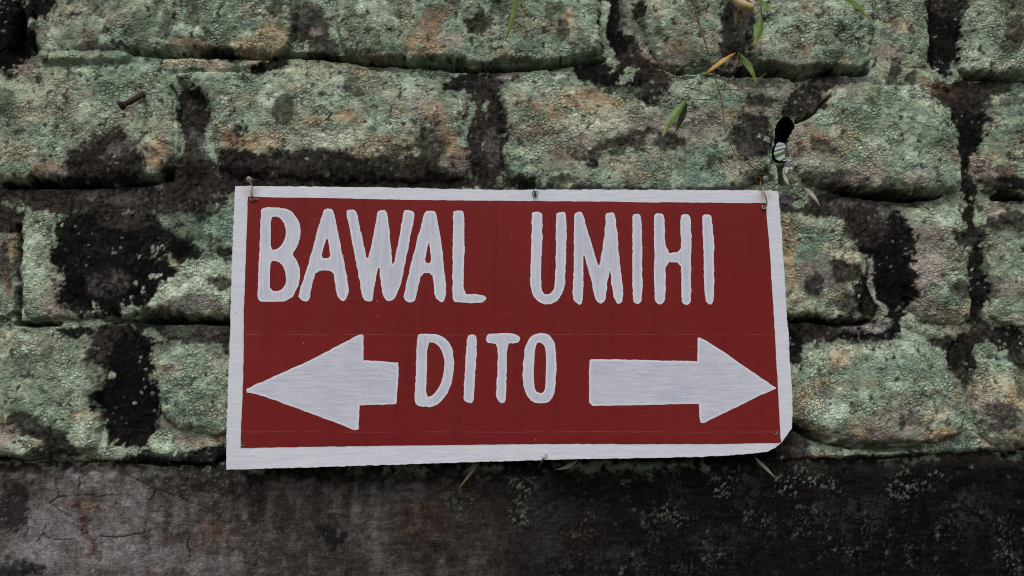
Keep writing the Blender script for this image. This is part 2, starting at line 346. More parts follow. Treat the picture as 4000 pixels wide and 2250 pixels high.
# (type, cx, cy, rx, ry, angle, strength)
OPS = [
 # top left corner and first course
 ('K',60,140,75,130,0,1),('K',150,20,90,45,0,.9),('g',105,75,22,30,0,1),('P',75,240,55,45,0,.9),('K',15,230,30,60,0,1),('Y',20,40,35,30,0,.8),
 ('N',410,25,50,40,0,.6),('D',590,100,60,60,0,.5),('K',655,95,22,55,10,.6),('N',760,50,25,70,0,.6),('Y',470,80,60,40,0,.6),('O',720,175,50,22,0,.8),('R',780,185,60,20,0,.7),
 ('O',1060,150,70,55,0,.85),('O',960,180,60,35,0,.8),('Y',1070,60,60,40,0,.7),('N',1080,40,30,35,0,.8),('N',1200,90,75,75,20,.85),('N',1250,170,75,45,30,.85),('P',1220,125,30,25,0,.6),('S',1190,30,60,40,0,.5),
 ('D',1400,120,90,90,0,.55),('D',1560,40,70,40,0,.4),('R',1690,110,45,75,15,.85),('O',1660,190,90,40,0,.8),('P',1760,165,50,35,0,.8),('O',1740,45,25,30,0,.6),('R',1500,225,60,15,0,.6),
 ('K',1870,85,40,55,0,.8),('N',1790,15,30,20,0,.7),('K',1960,30,30,35,0,.6),('g',1830,40,40,40,0,.5),('K',2170,60,40,45,0,.55),('K',2190,130,20,40,0,.6),('O',2220,70,40,30,0,.5),('R',1950,215,60,20,0,.5),
 ('N',2530,130,60,90,0,.4),('O',2560,30,40,40,0,.4),('R',2660,180,80,70,0,.5),('P',2800,160,60,70,0,.55),('N',2660,230,80,35,0,.55),('P',2600,240,60,40,0,.4),
 ('N',2880,110,70,120,5,.92),('N',2910,200,50,60,0,.8),('C',2960,180,30,40,0,.5),('P',2860,255,90,25,0,.6),
 ('O',3145,35,35,40,0,.4),('S',3190,160,30,25,0,.7),('R',3130,190,30,20,0,.6),('O',3290,225,35,25,0,.7),('D',3360,230,45,50,0,.6),('D',3050,245,60,40,0,.6),
 ('P',3475,210,60,40,0,.85),('S',3475,115,30,30,0,.7),('R',3360,65,20,10,0,.6),('R',3430,190,20,18,0,.5),('S',3490,30,60,30,0,.35),
 ('N',3960,130,45,50,20,.85),('R',3840,80,30,20,0,.5),('N',3920,190,35,25,0,.6),('N',3950,20,60,30,0,.7),('K',3745,30,20,30,0,.7),
 # second course
 ('P',380,140,40,10,0,.4),('C',760,245,160,22,0,.9),('C',690,240,60,25,0,.8),('K',1060,245,75,22,-12,.95),('K',1000,265,25,20,0,.9),('K',870,210,70,18,0,.8),
 ('D',130,180,50,60,0,.35),('Y',60,330,60,60,0,.4),('K',20,280,20,25,0,.7),('K',30,420,45,45,0,.55),('D',60,520,70,40,0,.5),('Y',150,400,80,60,0,.35),
 ('N',420,620,120,90,-15,.95),('S',500,570,70,35,-10,.75),('S',300,600,40,50,0,.4),('S',430,660,160,25,0,.6),('O',200,660,70,35,0,.85),('P',250,680,80,30,0,.7),('O',620,610,55,70,0,.9),('C',640,560,40,40,0,.6),('P',560,600,40,40,0,.6),('Y',60,690,60,20,0,.6),('O',20,600,25,30,0,.6),
 ('R',520,390,35,18,-25,.5),('P',500,420,40,20,0,.5),
 ('K',745,440,48,72,0,.95),('K',730,390,40,25,0,.9),('S',740,560,70,70,0,.45),('G',720,600,90,70,0,.6),('N',760,690,90,60,0,.95),('N',700,720,70,30,0,.9),
 ('K',920,520,32,45,20,.9),('R',880,530,45,45,0,.7),('O',1000,560,110,35,0,.8),('C',870,490,40,25,0,.6),('N',1110,430,28,60,10,.7),('R',1140,330,40,25,0,.5),('O',1230,490,38,28,0,.9),('O',1350,470,60,30,0,.75),('C',1300,555,150,38,-5,.95),('W',1270,545,80,30,0,.7),('C',1090,560,60,25,0,.7),
 ('N',1390,360,40,15,30,.7),('D',1480,420,70,40,0,.5),('R',1360,455,30,14,0,.8),('N',1360,310,25,35,0,.6),('S',1510,255,40,20,0,.7),
 ('P',1680,440,80,50,25,.9),('O',1700,440,60,45,30,.7),('C',1600,540,70,35,15,.5),('O',1480,560,70,25,0,.7),
 ('N',1300,660,420,62,2,.97),('N',950,655,110,60,0,.97),('N',1700,580,62,100,5,.92),('S',1690,540,40,50,0,.5),('V',1500,700,60,30,0,.7),('C',1430,600,60,30,0,.8),('R',1540,590,50,18,0,.6),
 ('O',1790,580,55,60,10,.85),('P',1770,640,55,45,0,.8),('C',1830,610,25,60,0,.7),('O',1740,520,40,30,0,.7),('N',1790,600,30,25,0,.4),
 ('K',1850,310,95,32,-10,.95),('S',1950,300,60,30,0,.6),('N',1890,480,75,120,-3,.97),('N',1900,630,60,80,0,.95),('S',1925,560,35,80,0,.5),('g',1895,405,14,28,0,.9),('C',1915,630,15,25,0,.7),('W',1990,290,60,10,5,.8),
 ('K',2390,70,48,120,0,.97),('S',2445,60,45,70,0,.65),('K',2430,180,65,60,10,.97),('N',2480,260,75,80,25,.97),('N',2550,330,65,70,20,.97),('K',2330,280,80,42,8,.97),('K',2400,330,90,40,15,.9),('D',2450,370,80,35,20,.8),('N',2555,390,40,25,0,.8),('g',2450,300,30,18,0,.85),('g',2470,280,28,10,0,.8),('W',2520,180,20,35,-20,.7),('K',2500,20,20,30,0,.9),
 ('P',2600,250,110,18,20,.7),('K',2200,320,25,14,0,.7),('K',2020,300,20,20,0,.8),('P',2010,275,30,18,0,.7),
 ('C',2300,440,200,90,15,.75),('O',2330,420,130,60,20,.55),('R',2300,360,80,22,20,.75),('R',2130,440,60,22,15,.7),('R',2370,440,110,20,15,.8),('R',2230,410,40,16,25,.7),('R',2130,520,70,16,5,.6),('R',2060,540,40,12,0,.5),('C',2360,520,150,60,0,.8),('P',2230,600,100,70,0,.45),('R',2190,600,60,30,10,.45),
 ('P',2560,480,110,40,10,.8),('P',2730,480,120,80,0,.75),('W',2720,470,70,30,0,.5),('N',2480,540,60,30,-15,.9),('W',2550,540,35,22,0,.8),('N',2610,555,60,28,0,.9),('N',2380,565,60,16,-10,.85),('N',2280,610,65,30,10,.85),('N',2420,600,22,12,0,.7),('K',2310,640,25,14,0,.7),('C',2420,640,60,25,0,.6),
 ('D',2710,590,55,22,5,.85),('B',2740,660,110,70,0,.7),('C',2880,650,70,50,0,.7),('D',2660,650,30,18,0,.7),('N',2770,640,15,22,0,.8),('N',2190,715,60,16,0,.7),('W',2290,720,40,12,0,.6),('K',2030,710,60,20,0,.9),('Y',2500,690,120,30,0,.5),
 ('N',2930,530,75,80,15,.95),('N',2960,470,40,40,0,.9),('S',2900,600,40,60,-20,.5),('g',2955,540,8,8,0,.9),('g',2985,545,14,8,0,.9),('N',2850,560,20,12,0,.5),
 ('B',2860,380,60,40,0,.6),('D',2770,360,60,12,5,.8),('P',2910,330,90,35,10,.6),('S',2960,350,50,20,0,.8),('N',2980,385,50,25,0,.85),('W',3090,340,60,30,-15,.7),('W',3040,320,70,20,0,.5),('P',2960,430,60,25,0,.6),
 ('N',3170,370,95,50,-35,.97),('N',3230,320,60,35,-20,.95),('N',3110,430,50,30,0,.95),('C',3270,355,55,28,-20,.8),('P',3320,350,45,30,0,.6),
 ('N',2960,690,55,28,0,.85),('P',2880,730,90,14,0,.6),
 ('P',3150,540,70,70,0,.85),('O',3180,580,70,60,0,.6),('R',3190,530,50,30,0,.4),('N',3205,580,30,28,0,.75),('W',3125,510,25,35,0,.6),('P',3170,650,60,50,0,.5),
 ('N',3290,720,80,32,0,.8),('P',3380,690,110,40,0,.75),('N',3490,735,80,22,0,.7),('S',3250,730,70,35,0,.5),('P',3720,600,50,50,0,.7),('R',3740,630,45,25,60,.5),('P',3600,690,80,30,0,.35),('D',3420,510,90,22,10,.55),('N',3490,290,18,35,0,.8),('N',3560,310,18,25,0,.8),('D',3330,460,60,30,0,.5),('R',3630,440,15,60,0,.4),('N',3395,420,25,12,30,.7),('g',3430,580,100,40,0,.35),
 ('K',3690,140,58,150,0,.99),('N',3700,20,70,30,0,.9),('R',3660,325,60,22,15,.6),('N',3720,380,62,50,0,.95),('N',3850,330,110,24,5,.92),('R',3790,345,70,18,0,.6),('K',3785,450,55,90,0,.98),('K',3785,570,32,90,0,.98),('K',3795,700,26,90,0,.98),('N',3950,395,50,18,0,.7),('C',3850,620,45,30,0,.8),('O',3890,610,40,20,0,.5),('N',3900,700,95,50,0,.85),('P',3860,670,50,40,0,.7),('R',3950,660,30,20,0,.5),('K',3960,710,60,25,0,.8),
 ('g',3640,280,60,14,15,.6),('g',3760,300,80,10,5,.6),
 # third course, left
 ('N',300,760,330,55,0,.96),('S',400,770,160,36,0,.6),('S',560,770,90,30,0,.5),('N',700,780,160,50,0,.95),('V',330,805,60,14,0,.8),('P',120,770,80,20,0,.4),
 ('N',20,830,60,70,0,.95),('g',45,795,45,32,0,.9),('N',30,860,40,45,0,.9),
 ('P',20,1050,35,130,0,.8),('N',15,1020,18,60,0,.8),('R',10,1110,14,60,0,.6),('O',40,960,14,50,0,.7),
 ('g',130,1000,72,190,0,.75),('G',115,1080,70,130,0,.5),('P',230,1170,60,70,0,.9),('W',240,1090,22,30,0,.8),('C',250,990,20,20,0,.8),('N',240,1010,35,30,0,.7),('G',170,940,60,60,0,.5),('C',190,825,30,20,0,.7),
 ('K',430,1020,200,190,0,.99),('K',330,900,110,80,0,.98),('K',520,900,110,70,0,.95),('N',480,860,90,30,0,.9),('K',600,1100,90,90,0,.98),('K',300,1150,60,80,0,.95),('S',430,1110,80,50,0,.35),('K',690,930,60,50,0,.95),
 ('D',720,870,85,55,10,.9),('B',790,880,60,45,0,.85),('B',860,890,50,60,0,.9),('D',840,950,55,25,0,.85),('K',730,980,60,28,0,.9),('K',880,985,30,25,0,.9),('g',820,800,20,28,0,.95),('g',845,805,15,18,0,.95),('K',780,810,60,40,0,.8),('K',760,900,30,40,20,.5),
 ('g',800,1075,95,62,-8,.99),('g',700,1120,75,42,-30,.99),('C',660,1150,60,28,-30,.9),('g',620,1180,40,22,-20,.98),('g',860,1140,50,60,0,.95),('g',760,1030,45,25,0,.98),('g',612,1080,22,10,0,.9),('L',800,1065,90,55,-8,.9),('L',690,1120,70,36,-30,.95),('L',615,1185,34,20,-20,.95),('g',850,1090,60,50,0,.7),('N',850,1115,38,22,0,.85),
 ('P',720,1180,80,32,-15,.9),('S',760,1200,95,42,0,.75),('P',830,1190,40,30,0,.6),('V',765,1170,20,40,0,.6),('N',650,1225,70,28,0,.8),
 ('g',340,1260,100,16,-8,.95),('g',300,1275,70,12,0,.9),('g',420,1250,40,10,0,.9),('K',280,1290,60,18,0,.97),('G',130,1240,80,25,0,.6),('C',200,1240,30,25,0,.7),
 ('N',400,1330,75,60,0,.97),('K',480,1400,100,110,0,.98),('N',430,1500,80,110,0,.97),('K',500,1600,110,160,0,.99),('S',430,1370,45,40,0,.5),('K',600,1300,90,40,0,.9),('D',690,1280,60,32,0,.75),('S',800,1290,90,32,0,.75),('K',850,1360,50,50,0,.8),('P',850,1420,40,40,0,.6),('G',590,1310,45,18,25,.85),
 ('D',660,1350,28,24,0,.7),('G',400,1470,30,22,0,.8),('G',410,1430,20,15,0,.8),('B',420,1480,14,20,0,.8),
 # fourth course, left
 ('G',180,1480,190,160,0,.55),('D',120,1460,60,40,0,.4),('g',300,1460,80,70,0,.4),('D',60,1400,60,26,0,.45),('Y',170,1350,70,40,0,.4),('N',180,1345,25,35,0,.4),('R',310,1610,40,10,-12,.75),('C',340,1640,60,32,0,.6),('R',330,1655,16,10,0,.7),('D',120,1630,110,20,20,.6),
 ('O',25,1655,42,22,0,.85),('N',120,1680,90,45,15,.9),('P',30,1710,55,40,0,.85),('N',220,1720,95,45,20,.92),('g',100,1745,55,35,0,.95),('C',130,1735,40,20,0,.6),('N',200,1765,60,22,0,.9),('g',340,1700,50,60,10,.8),('g',380,1760,30,30,0,.9),('g',60,1800,60,22,0,.9),('K',15,1795,40,12,0,.9),('C',250,1800,60,12,0,.7),
 ('g',760,1450,150,110,0,.4),('B',740,1560,110,90,0,.4),('R',660,1440,38,18,10,.8),('P',690,1430,25,14,0,.6),('R',860,1690,40,24,0,.7),('S',640,1670,40,50,-30,.85),('P',710,1720,70,28,15,.85),('C',790,1740,70,26,0,.7),('g',610,1730,40,40,0,.95),('g',480,1780,110,26,0,.85),('D',500,1800,110,18,0,.5),('g',690,1765,70,26,10,.85),
 ('K',640,1800,120,28,0,.9),('K',850,1790,75,45,0,.97),('K',740,1815,60,20,0,.9),
 # third course, right
 ('N',3110,790,60,40,0,.97),('N',3260,800,110,45,0,.96),('V',3090,770,30,20,0,.7),('S',3380,800,110,40,0,.75),('N',3440,770,180,25,0,.8),('V',3490,840,28,30,0,.7),('G',3140,785,30,20,0,.85),
 ('O',3075,950,36,120,0,.85),('Y',3120,850,70,30,0,.6),('B',3190,960,70,50,0,.85),('D',3150,1000,50,25,0,.7),('g',3240,880,70,40,0,.5),('C',3270,980,60,40,0,.7),('D',3180,905,70,15,0,.6),
 ('S',3200,1070,100,60,0,.85),('N',3180,1110,28,60,0,.85),('N',3310,1060,55,50,0,.9),('P',3130,1050,40,40,0,.6),('P',3290,1120,60,30,0,.6),('O',3090,1080,30,60,0,.7),('C',3330,990,40,40,0,.7),('C',3110,1170,50,30,0,.7),('G',3200,1190,90,30,-8,.6),('Y',3160,1220,60,20,0,.6),('g',3350,1130,38,38,0,.85),('N',3310,1180,60,30,0,.75),('O',3250,1160,60,20,0,.5),
 ('N',3390,880,60,70,0,.97),('K',3460,930,95,60,0,.97),('K',3490,1060,72,130,0,.98),('N',3420,1040,30,60,0,.9),('K',3400,1160,60,70,0,.95),('S',3440,830,90,40,0,.5),
 ('P',3620,1000,90,150,0,.92),('W',3620,1050,80,60,0,.4),('g',3660,850,85,45,0,.85),('C',3680,895,60,22,0,.8),('g',3545,880,30,25,0,.75),('S',3640,930,50,70,0,.5),('P',3550,840,40,40,0,.6),('R',3720,1005,22,12,-30,.6),
 ('G',3660,1150,55,60,0,.95),('g',3740,1110,60,45,20,.9),('B',3690,1180,60,30,0,.8),('N',3760,1130,40,30,10,.8),('N',3730,1110,26,10,10,.7),('P',3600,1200,50,60,0,.85),('W',3690,1080,50,10,-20,.7),('C',3795,1215,48,42,0,.95),('O',3800,1230,30,35,0,.5),('R',3750,1230,14,30,0,.6),('S',3700,1240,60,30,0,.5),('P',3690,1270,60,20,0,.7),
 ('K',3790,850,18,90,0,.96),('N',3790,930,55,40,0,.95),('K',3830,1030,28,70,0,.97),('K',3840,1130,45,60,0,.97),('K',3830,1220,30,70,0,.97),('g',3760,880,26,25,0,.8),('N',3890,870,50,35,20,.9),('P',3920,810,70,40,0,.7),('N',3960,860,45,40,0,.85),('K',3940,770,60,20,0,.8),('g',3840,840,22,30,0,.8),
 ('G',3930,1010,80,110,0,.4),('Y',3900,980,50,40,0,.4),('P',3930,1130,60,50,0,.6),('S',3920,1100,35,16,10,.8),('C',3960,1260,60,18,0,.7),('D',3900,1240,50,30,0,.5),('P',3800,1290,110,14,0,.7),
 # fourth course, right
 ('N',3150,1290,80,50,0,.97),('K',3110,1370,45,70,0,.97),('N',3300,1290,140,40,-5,.96),('K',3420,1310,130,32,-5,.97),('K',3530,1270,50,45,0,.95),('S',3340,1280,60,26,0,.6),('W',3440,1265,55,24,-15,.85),('N',3440,1262,26,8,0,.6),('W',3525,1302,12,8,0,.9),
 ('g',3580,1290,45,60,-25,.9),('g',3640,1310,70,22,10,.85),('g',3700,1350,40,30,0,.85),('K',3680,1330,45,22,10,.85),('K',3770,1390,50,80,10,.97),('K',3930,1330,100,40,0,.97),('N',3850,1310,60,30,0,.9),('G',3870,1380,50,45,0,.85),('B',3930,1420,60,30,0,.8),('N',3760,1470,40,40,0,.9),('K',3800,1530,18,60,0,.9),('K',3990,1400,25,40,0,.9),
 ('G',3500,1400,190,80,5,.5),('B',3480,1440,120,60,10,.5),('C',3290,1400,60,40,-15,.9),('O',3270,1420,60,26,-15,.6),('g',3180,1420,60,50,0,.6),('C',3150,1560,60,55,0,.9),('O',3130,1600,50,60,0,.65),('O',3190,1500,50,18,0,.6),('S',3225,1525,42,26,-10,.9),('g',3230,1620,90,50,10,.7),('g',3330,1590,80,40,0,.5),('K',3315,1595,10,24,0,.85),('S',3330,1500,60,20,10,.4),
 ('S',3290,1690,50,50,0,.6),('P',3480,1660,110,60,0,.8),('N',3560,1640,45,30,0,.65),('C',3650,1610,70,40,-20,.7),('O',3660,1690,80,30,-5,.85),('O',3350,1670,50,40,0,.6),('P',3570,1690,50,30,0,.6),('R',3180,1680,60,30,30,.6),('B',3720,1640,40,40,0,.6),('D',3760,1720,70,26,0,.6),('g',3700,1500,60,50,0,.4),('N',3510,1655,8,40,0,.7),
 ('C',3870,1540,90,90,0,.85),('O',3960,1560,50,70,0,.7),('S',3890,1630,80,65,10,.92),('N',3910,1620,50,50,0,.6),('P',3840,1560,40,30,0,.6),('g',3870,1640,18,10,0,.5),('C',3890,1730,90,25,0,.8),('R',3970,1700,40,30,0,.5),('g',3950,1740,60,16,15,.9),('K',3980,1520,20,30,0,.6),
 ('K',55,90,80,110,0,1),('g',105,75,16,24,0,.9),('K',150,15,90,40,0,.9),('N',430,640,150,80,-12,.95),('S',480,590,80,30,-15,.6),('O',630,600,40,60,0,.8),('N',765,690,110,60,0,.95),('K',745,430,52,80,0,.9),('N',1890,500,75,190,-2,.95),('S',1925,580,30,80,0,.5),('g',1895,405,12,24,0,.8),('N',350,770,400,52,0,.95),('S',430,765,150,30,0,.6),('N',2900,300,140,22,5,.7),
 ('N',748,470,46,110,0,.9),('S',750,560,46,60,0,.6),('N',755,640,70,80,0,.85),('g',690,560,26,60,0,.7),('g',812,560,20,50,0,.7),
 ('N',1350,716,560,36,0,.96),('N',1000,700,160,36,0,.95),('N',780,1290,140,42,0,.9),('D',690,1280,60,30,0,.7),('S',810,1285,70,24,0,.6),('K',3470,930,110,80,0,.97),('K',3485,1080,78,140,0,.98),('N',3390,870,80,70,0,.95),('N',3760,365,120,52,0,.95),('R',3690,345,60,30,0,.5),('N',420,1390,90,110,0,.95),('K',490,1500,112,170,0,.98),('g',420,1470,20,14,0,.8),
 ('N',1900,1830,1100,44,0,.97),('K',1200,1825,420,30,0,.9),('N',2700,1815,420,40,0,.95),('K',2500,1810,500,22,0,.8),('g',2080,1835,60,12,0,.6),('N',3080,1790,120,40,0,.95),('K',560,1815,180,26,0,.9),('N',200,1825,240,16,0,.8),('N',3600,1800,420,24,0,.95),('N',4000,1790,300,30,0,.9),('N',300,1810,60,12,0,.5),  # under the sign: dark stone, with the gap's shadow painted into the colour
 ('L',2120,330,120,40,0,.35),('L',2350,480,130,60,0,.45),('L',1290,550,140,34,-5,.6),('L',1200,300,160,40,0,.35),('L',3440,580,110,50,0,.4),('L',3230,1610,90,40,10,.45),('L',3480,1370,110,40,0,.4),('L',130,1000,50,120,0,.45),('L',330,1480,60,60,0,.35),('L',2700,330,60,30,0,.35),('L',3270,360,45,22,0,.5),('L',3680,860,60,30,0,.4),('L',360,1720,36,50,10,.6),
 ('g',3300,1765,110,24,0,.8),('C',3210,1770,40,22,0,.7),('N',3120,1710,55,40,0,.95),('S',3140,1770,40,25,0,.7),('g',3480,1755,90,18,0,.9),('g',3640,1745,90,18,-5,.9),('B',3780,1745,70,20,0,.8),
]
# strokes: (type, points, half width, strength)
STROKES = [
 ('K',[(2385,0),(2395,110),(2420,190)],30,.9),
 ('W',[(3405,1020),(3410,1080),(3440,1170),(3480,1215)],10,.8),
 ('K',[(55,880),(62,1000),(58,1150),(70,1260)],12,.8),
 ('g',[(1850,400),(1830,480),(1815,560)],16,.7),
 ('g',[(2358,20),(2362,120),(2380,210),(2400,240)],14,.8),
 ('g',[(3560,1240),(3600,1290),(3680,1310)],16,.8),
 ('g',[(210,1275),(300,1250),(440,1250)],10,.8),
 ('C',[(3870,1740),(3920,1742),(3990,1758)],10,.8),
 ('S',[(3400,300),(3300,305),(3200,320)],12,.5),
]
def paint(u, v, base, seed=0):
    """albedo and crust weight on the wall at u,v (metres)"""
    U = u * 1000; V = v * 1000
    px, py = px_of(u, v)
    wx = fbm(U, V, 60, 4, 5) * 22 + fbm(U, V, 9, 2, 77) * 7; wy = fbm(U, V, 60, 4, 6) * 22 + fbm(U, V, 9, 2, 78) * 7
    X = px + wx; Y = py + wy
    n1 = fbm(U, V, 130, 4, 11); n2 = fbm(U, V, 45, 4, 12); n3 = fbm(U, V, 14, 4, 13); n4 = fbm(U, V, 5, 3, 14)
    def mixc(c, t, b): return c + (np.array(b) - c) * np.clip(t, 0, 1)[:, None]
    if base in ('stone', 'mortar'):
        c = np.tile(np.array(C['G']), (len(u), 1)); li = np.ones(len(u))
        c = mixc(c, sstep(.0, .45, n2 + .4 * n3) * .50, C['g']); c = mixc(c, sstep(.05, .6, -n2 + .5 * n3) * .48, C['D'])
        c = mixc(c, sstep(.1, .6, n1 + .3 * n3) * .5, C['Y']); c = mixc(c, sstep(.1, .6, -n1 + .3 * n2) * .4, C['B'])
        # separate crusts of lichen with lobed edges
        for sz, sd_, thr, al in ((46, 200, .50, .50), (24, 210, .62, .55)):
            f1, f2, idv = worley(U + 9 * n3 + 10 * n2, V + 9 * fbm(U, V, 14, 4, 19) - 8 * n2, sz, sd_)
            mk = sstep(.44, .40, f1 * (.8 + .5 * (idv * 7 % 1)) + .10 * n3 + .08 * n4) * (idv > thr) * al
            q_ = (idv * 23.7) % 1
            for lo_, hi_, tt in ((0, .30, 'L'), (.30, .5, 'g'), (.5, .68, 'Y'), (.68, .82, 'B'), (.82, .92, 'D'), (.92, 1.01, 'C')): c = mixc(c, mk * ((q_ >= lo_) & (q_ < hi_)), C[tt])
        # wear patches, so that the wall beyond the photograph carries on alike
        outside = np.clip(np.maximum(np.maximum(-px, px - 4000), -py) / 120, 0, 1)
        o = sstep(.34, .50, fbm(U, V, 70, 5, 21)); c = mixc(c, o * (.35 + .3 * outside), C['O'])
        p = sstep(.36, .52, fbm(U, V, 60, 5, 22)); c = mixc(c, p * (.35 + .3 * outside), C['P'])
        k = sstep(.38, .50, fbm(U, V, 24, 5, 23, .65)) * .85; c = mixc(c, k, C['N']); li = li * (1 - k * .85)
        k = sstep(.18, .32, fbm(U, V, 160, 5, 24)) * outside; c = mixc(c, k * .9, C['N']); li = li * (1 - k * .8)
        if base == 'mortar':
            k = sstep(-.25, -.1, fbm(U, V, 110, 5, 31, .55)) * outside; c = mixc(c, k * .95, C['N']); li = li * (1 - k * .85)
    else:
        c = np.tile(np.array(C['N']), (len(u), 1)); li = np.full(len(u), .12)
        c = mixc(c, sstep(-.1, .5, n2) * .8, C['K']); c = mixc(c, sstep(.15, .6, n1 + .4 * n3) * .5, C['S'])
        k = sstep(.05, .35, fbm(U, V, 120, 5, 31)); c = mixc(c, k * .75, C['G']); li = li + (1 - li) * k * .8
    rag = .20 * n2 + .20 * n3 + .18 * n4; dap = n3 + .7 * n4 + .3 * n2
    x0, x1, y0, y1 = px.min() - 60, px.max() + 60, py.min() - 60, py.max() + 60
    def lay(t, a):
        nonlocal c, li
        c = c + (np.array(C[t]) - c) * a[:, None]; li = li + (LICH[t] - li) * a
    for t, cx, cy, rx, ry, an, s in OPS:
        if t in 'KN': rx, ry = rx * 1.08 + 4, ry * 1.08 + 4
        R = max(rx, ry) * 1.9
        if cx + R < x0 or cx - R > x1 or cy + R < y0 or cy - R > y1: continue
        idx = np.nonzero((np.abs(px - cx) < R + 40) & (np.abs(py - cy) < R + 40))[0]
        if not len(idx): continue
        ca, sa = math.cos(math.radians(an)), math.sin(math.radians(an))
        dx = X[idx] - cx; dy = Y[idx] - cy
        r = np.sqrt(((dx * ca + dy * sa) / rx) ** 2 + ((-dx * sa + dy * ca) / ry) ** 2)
        if t in 'KN' and s > .7:      # thin smoky film of growth round black patches, also round the painted sign shadow
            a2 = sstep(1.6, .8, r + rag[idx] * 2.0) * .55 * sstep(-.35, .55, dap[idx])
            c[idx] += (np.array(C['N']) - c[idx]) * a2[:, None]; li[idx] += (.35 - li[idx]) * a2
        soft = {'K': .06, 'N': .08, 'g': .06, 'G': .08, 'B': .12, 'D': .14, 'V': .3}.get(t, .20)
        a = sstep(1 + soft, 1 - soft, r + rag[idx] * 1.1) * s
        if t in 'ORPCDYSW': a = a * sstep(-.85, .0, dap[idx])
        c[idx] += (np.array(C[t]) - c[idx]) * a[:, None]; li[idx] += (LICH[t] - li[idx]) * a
    for t, pts, hw, s in STROKES:
        xs = [p[0] for p in pts]; ys = [p[1] for p in pts]
        if max(xs) + 80 < x0 or min(xs) - 80 > x1 or max(ys) + 80 < y0 or min(ys) - 80 > y1: continue
        dd = line_dist(X, Y, pts) / hw
        lay(t, sstep(1.2, .8, dd + rag) * s)
    dk = 1 - np.clip(li * 1.4, 0, 1); c = c * np.clip(1 + dk * (1.1 * fbm(U, V, 8, 3, 45) + .9 * fbm(U, V, 3.4, 2, 46) + .5 * n2), .25, 3)[:, None]
    # small things: pale lichen dots on dark ground, dark pits in the crust
    dark = 1 - np.clip(li * 1.4, 0, 1)
    f1, f2, idv = worley(U, V, 13, 3)
    dot = sstep(.30, .16, f1 * (.7 + .6 * idv) + .35 * n4) * (idv > .90) * dark * sstep(.12, .45, n1 + .6 * n2); lay('g', np.clip(dot * .85, 0, 1))
    f1, f2, idv = worley(U, V, 5.5, 8)
    dot = sstep(.36, .22, f1 + .3 * n4) * (idv > .88) * dark * sstep(-.1, .4, n2); lay('W', np.clip(dot * .6, 0, 1))
    pit = sstep(.36, .46, fbm(U, V, 14, 4, 41, .6) + .30 * n2 - .08) * np.clip(li, 0, 1); lay('N', pit * .9)
    k = sstep(.1, .5, n3 + .3 * n4) * .20 * np.clip(li, 0, 1); c = c * (1 + k)[:, None]
    k = sstep(.1, .5, -n3 + .3 * n4) * .24; c = c * (1 - k)[:, None]
    c = c * (1 + .15 * n4)[:, None]
    return np.clip(c, .004, .85), np.clip(li, 0, 1)

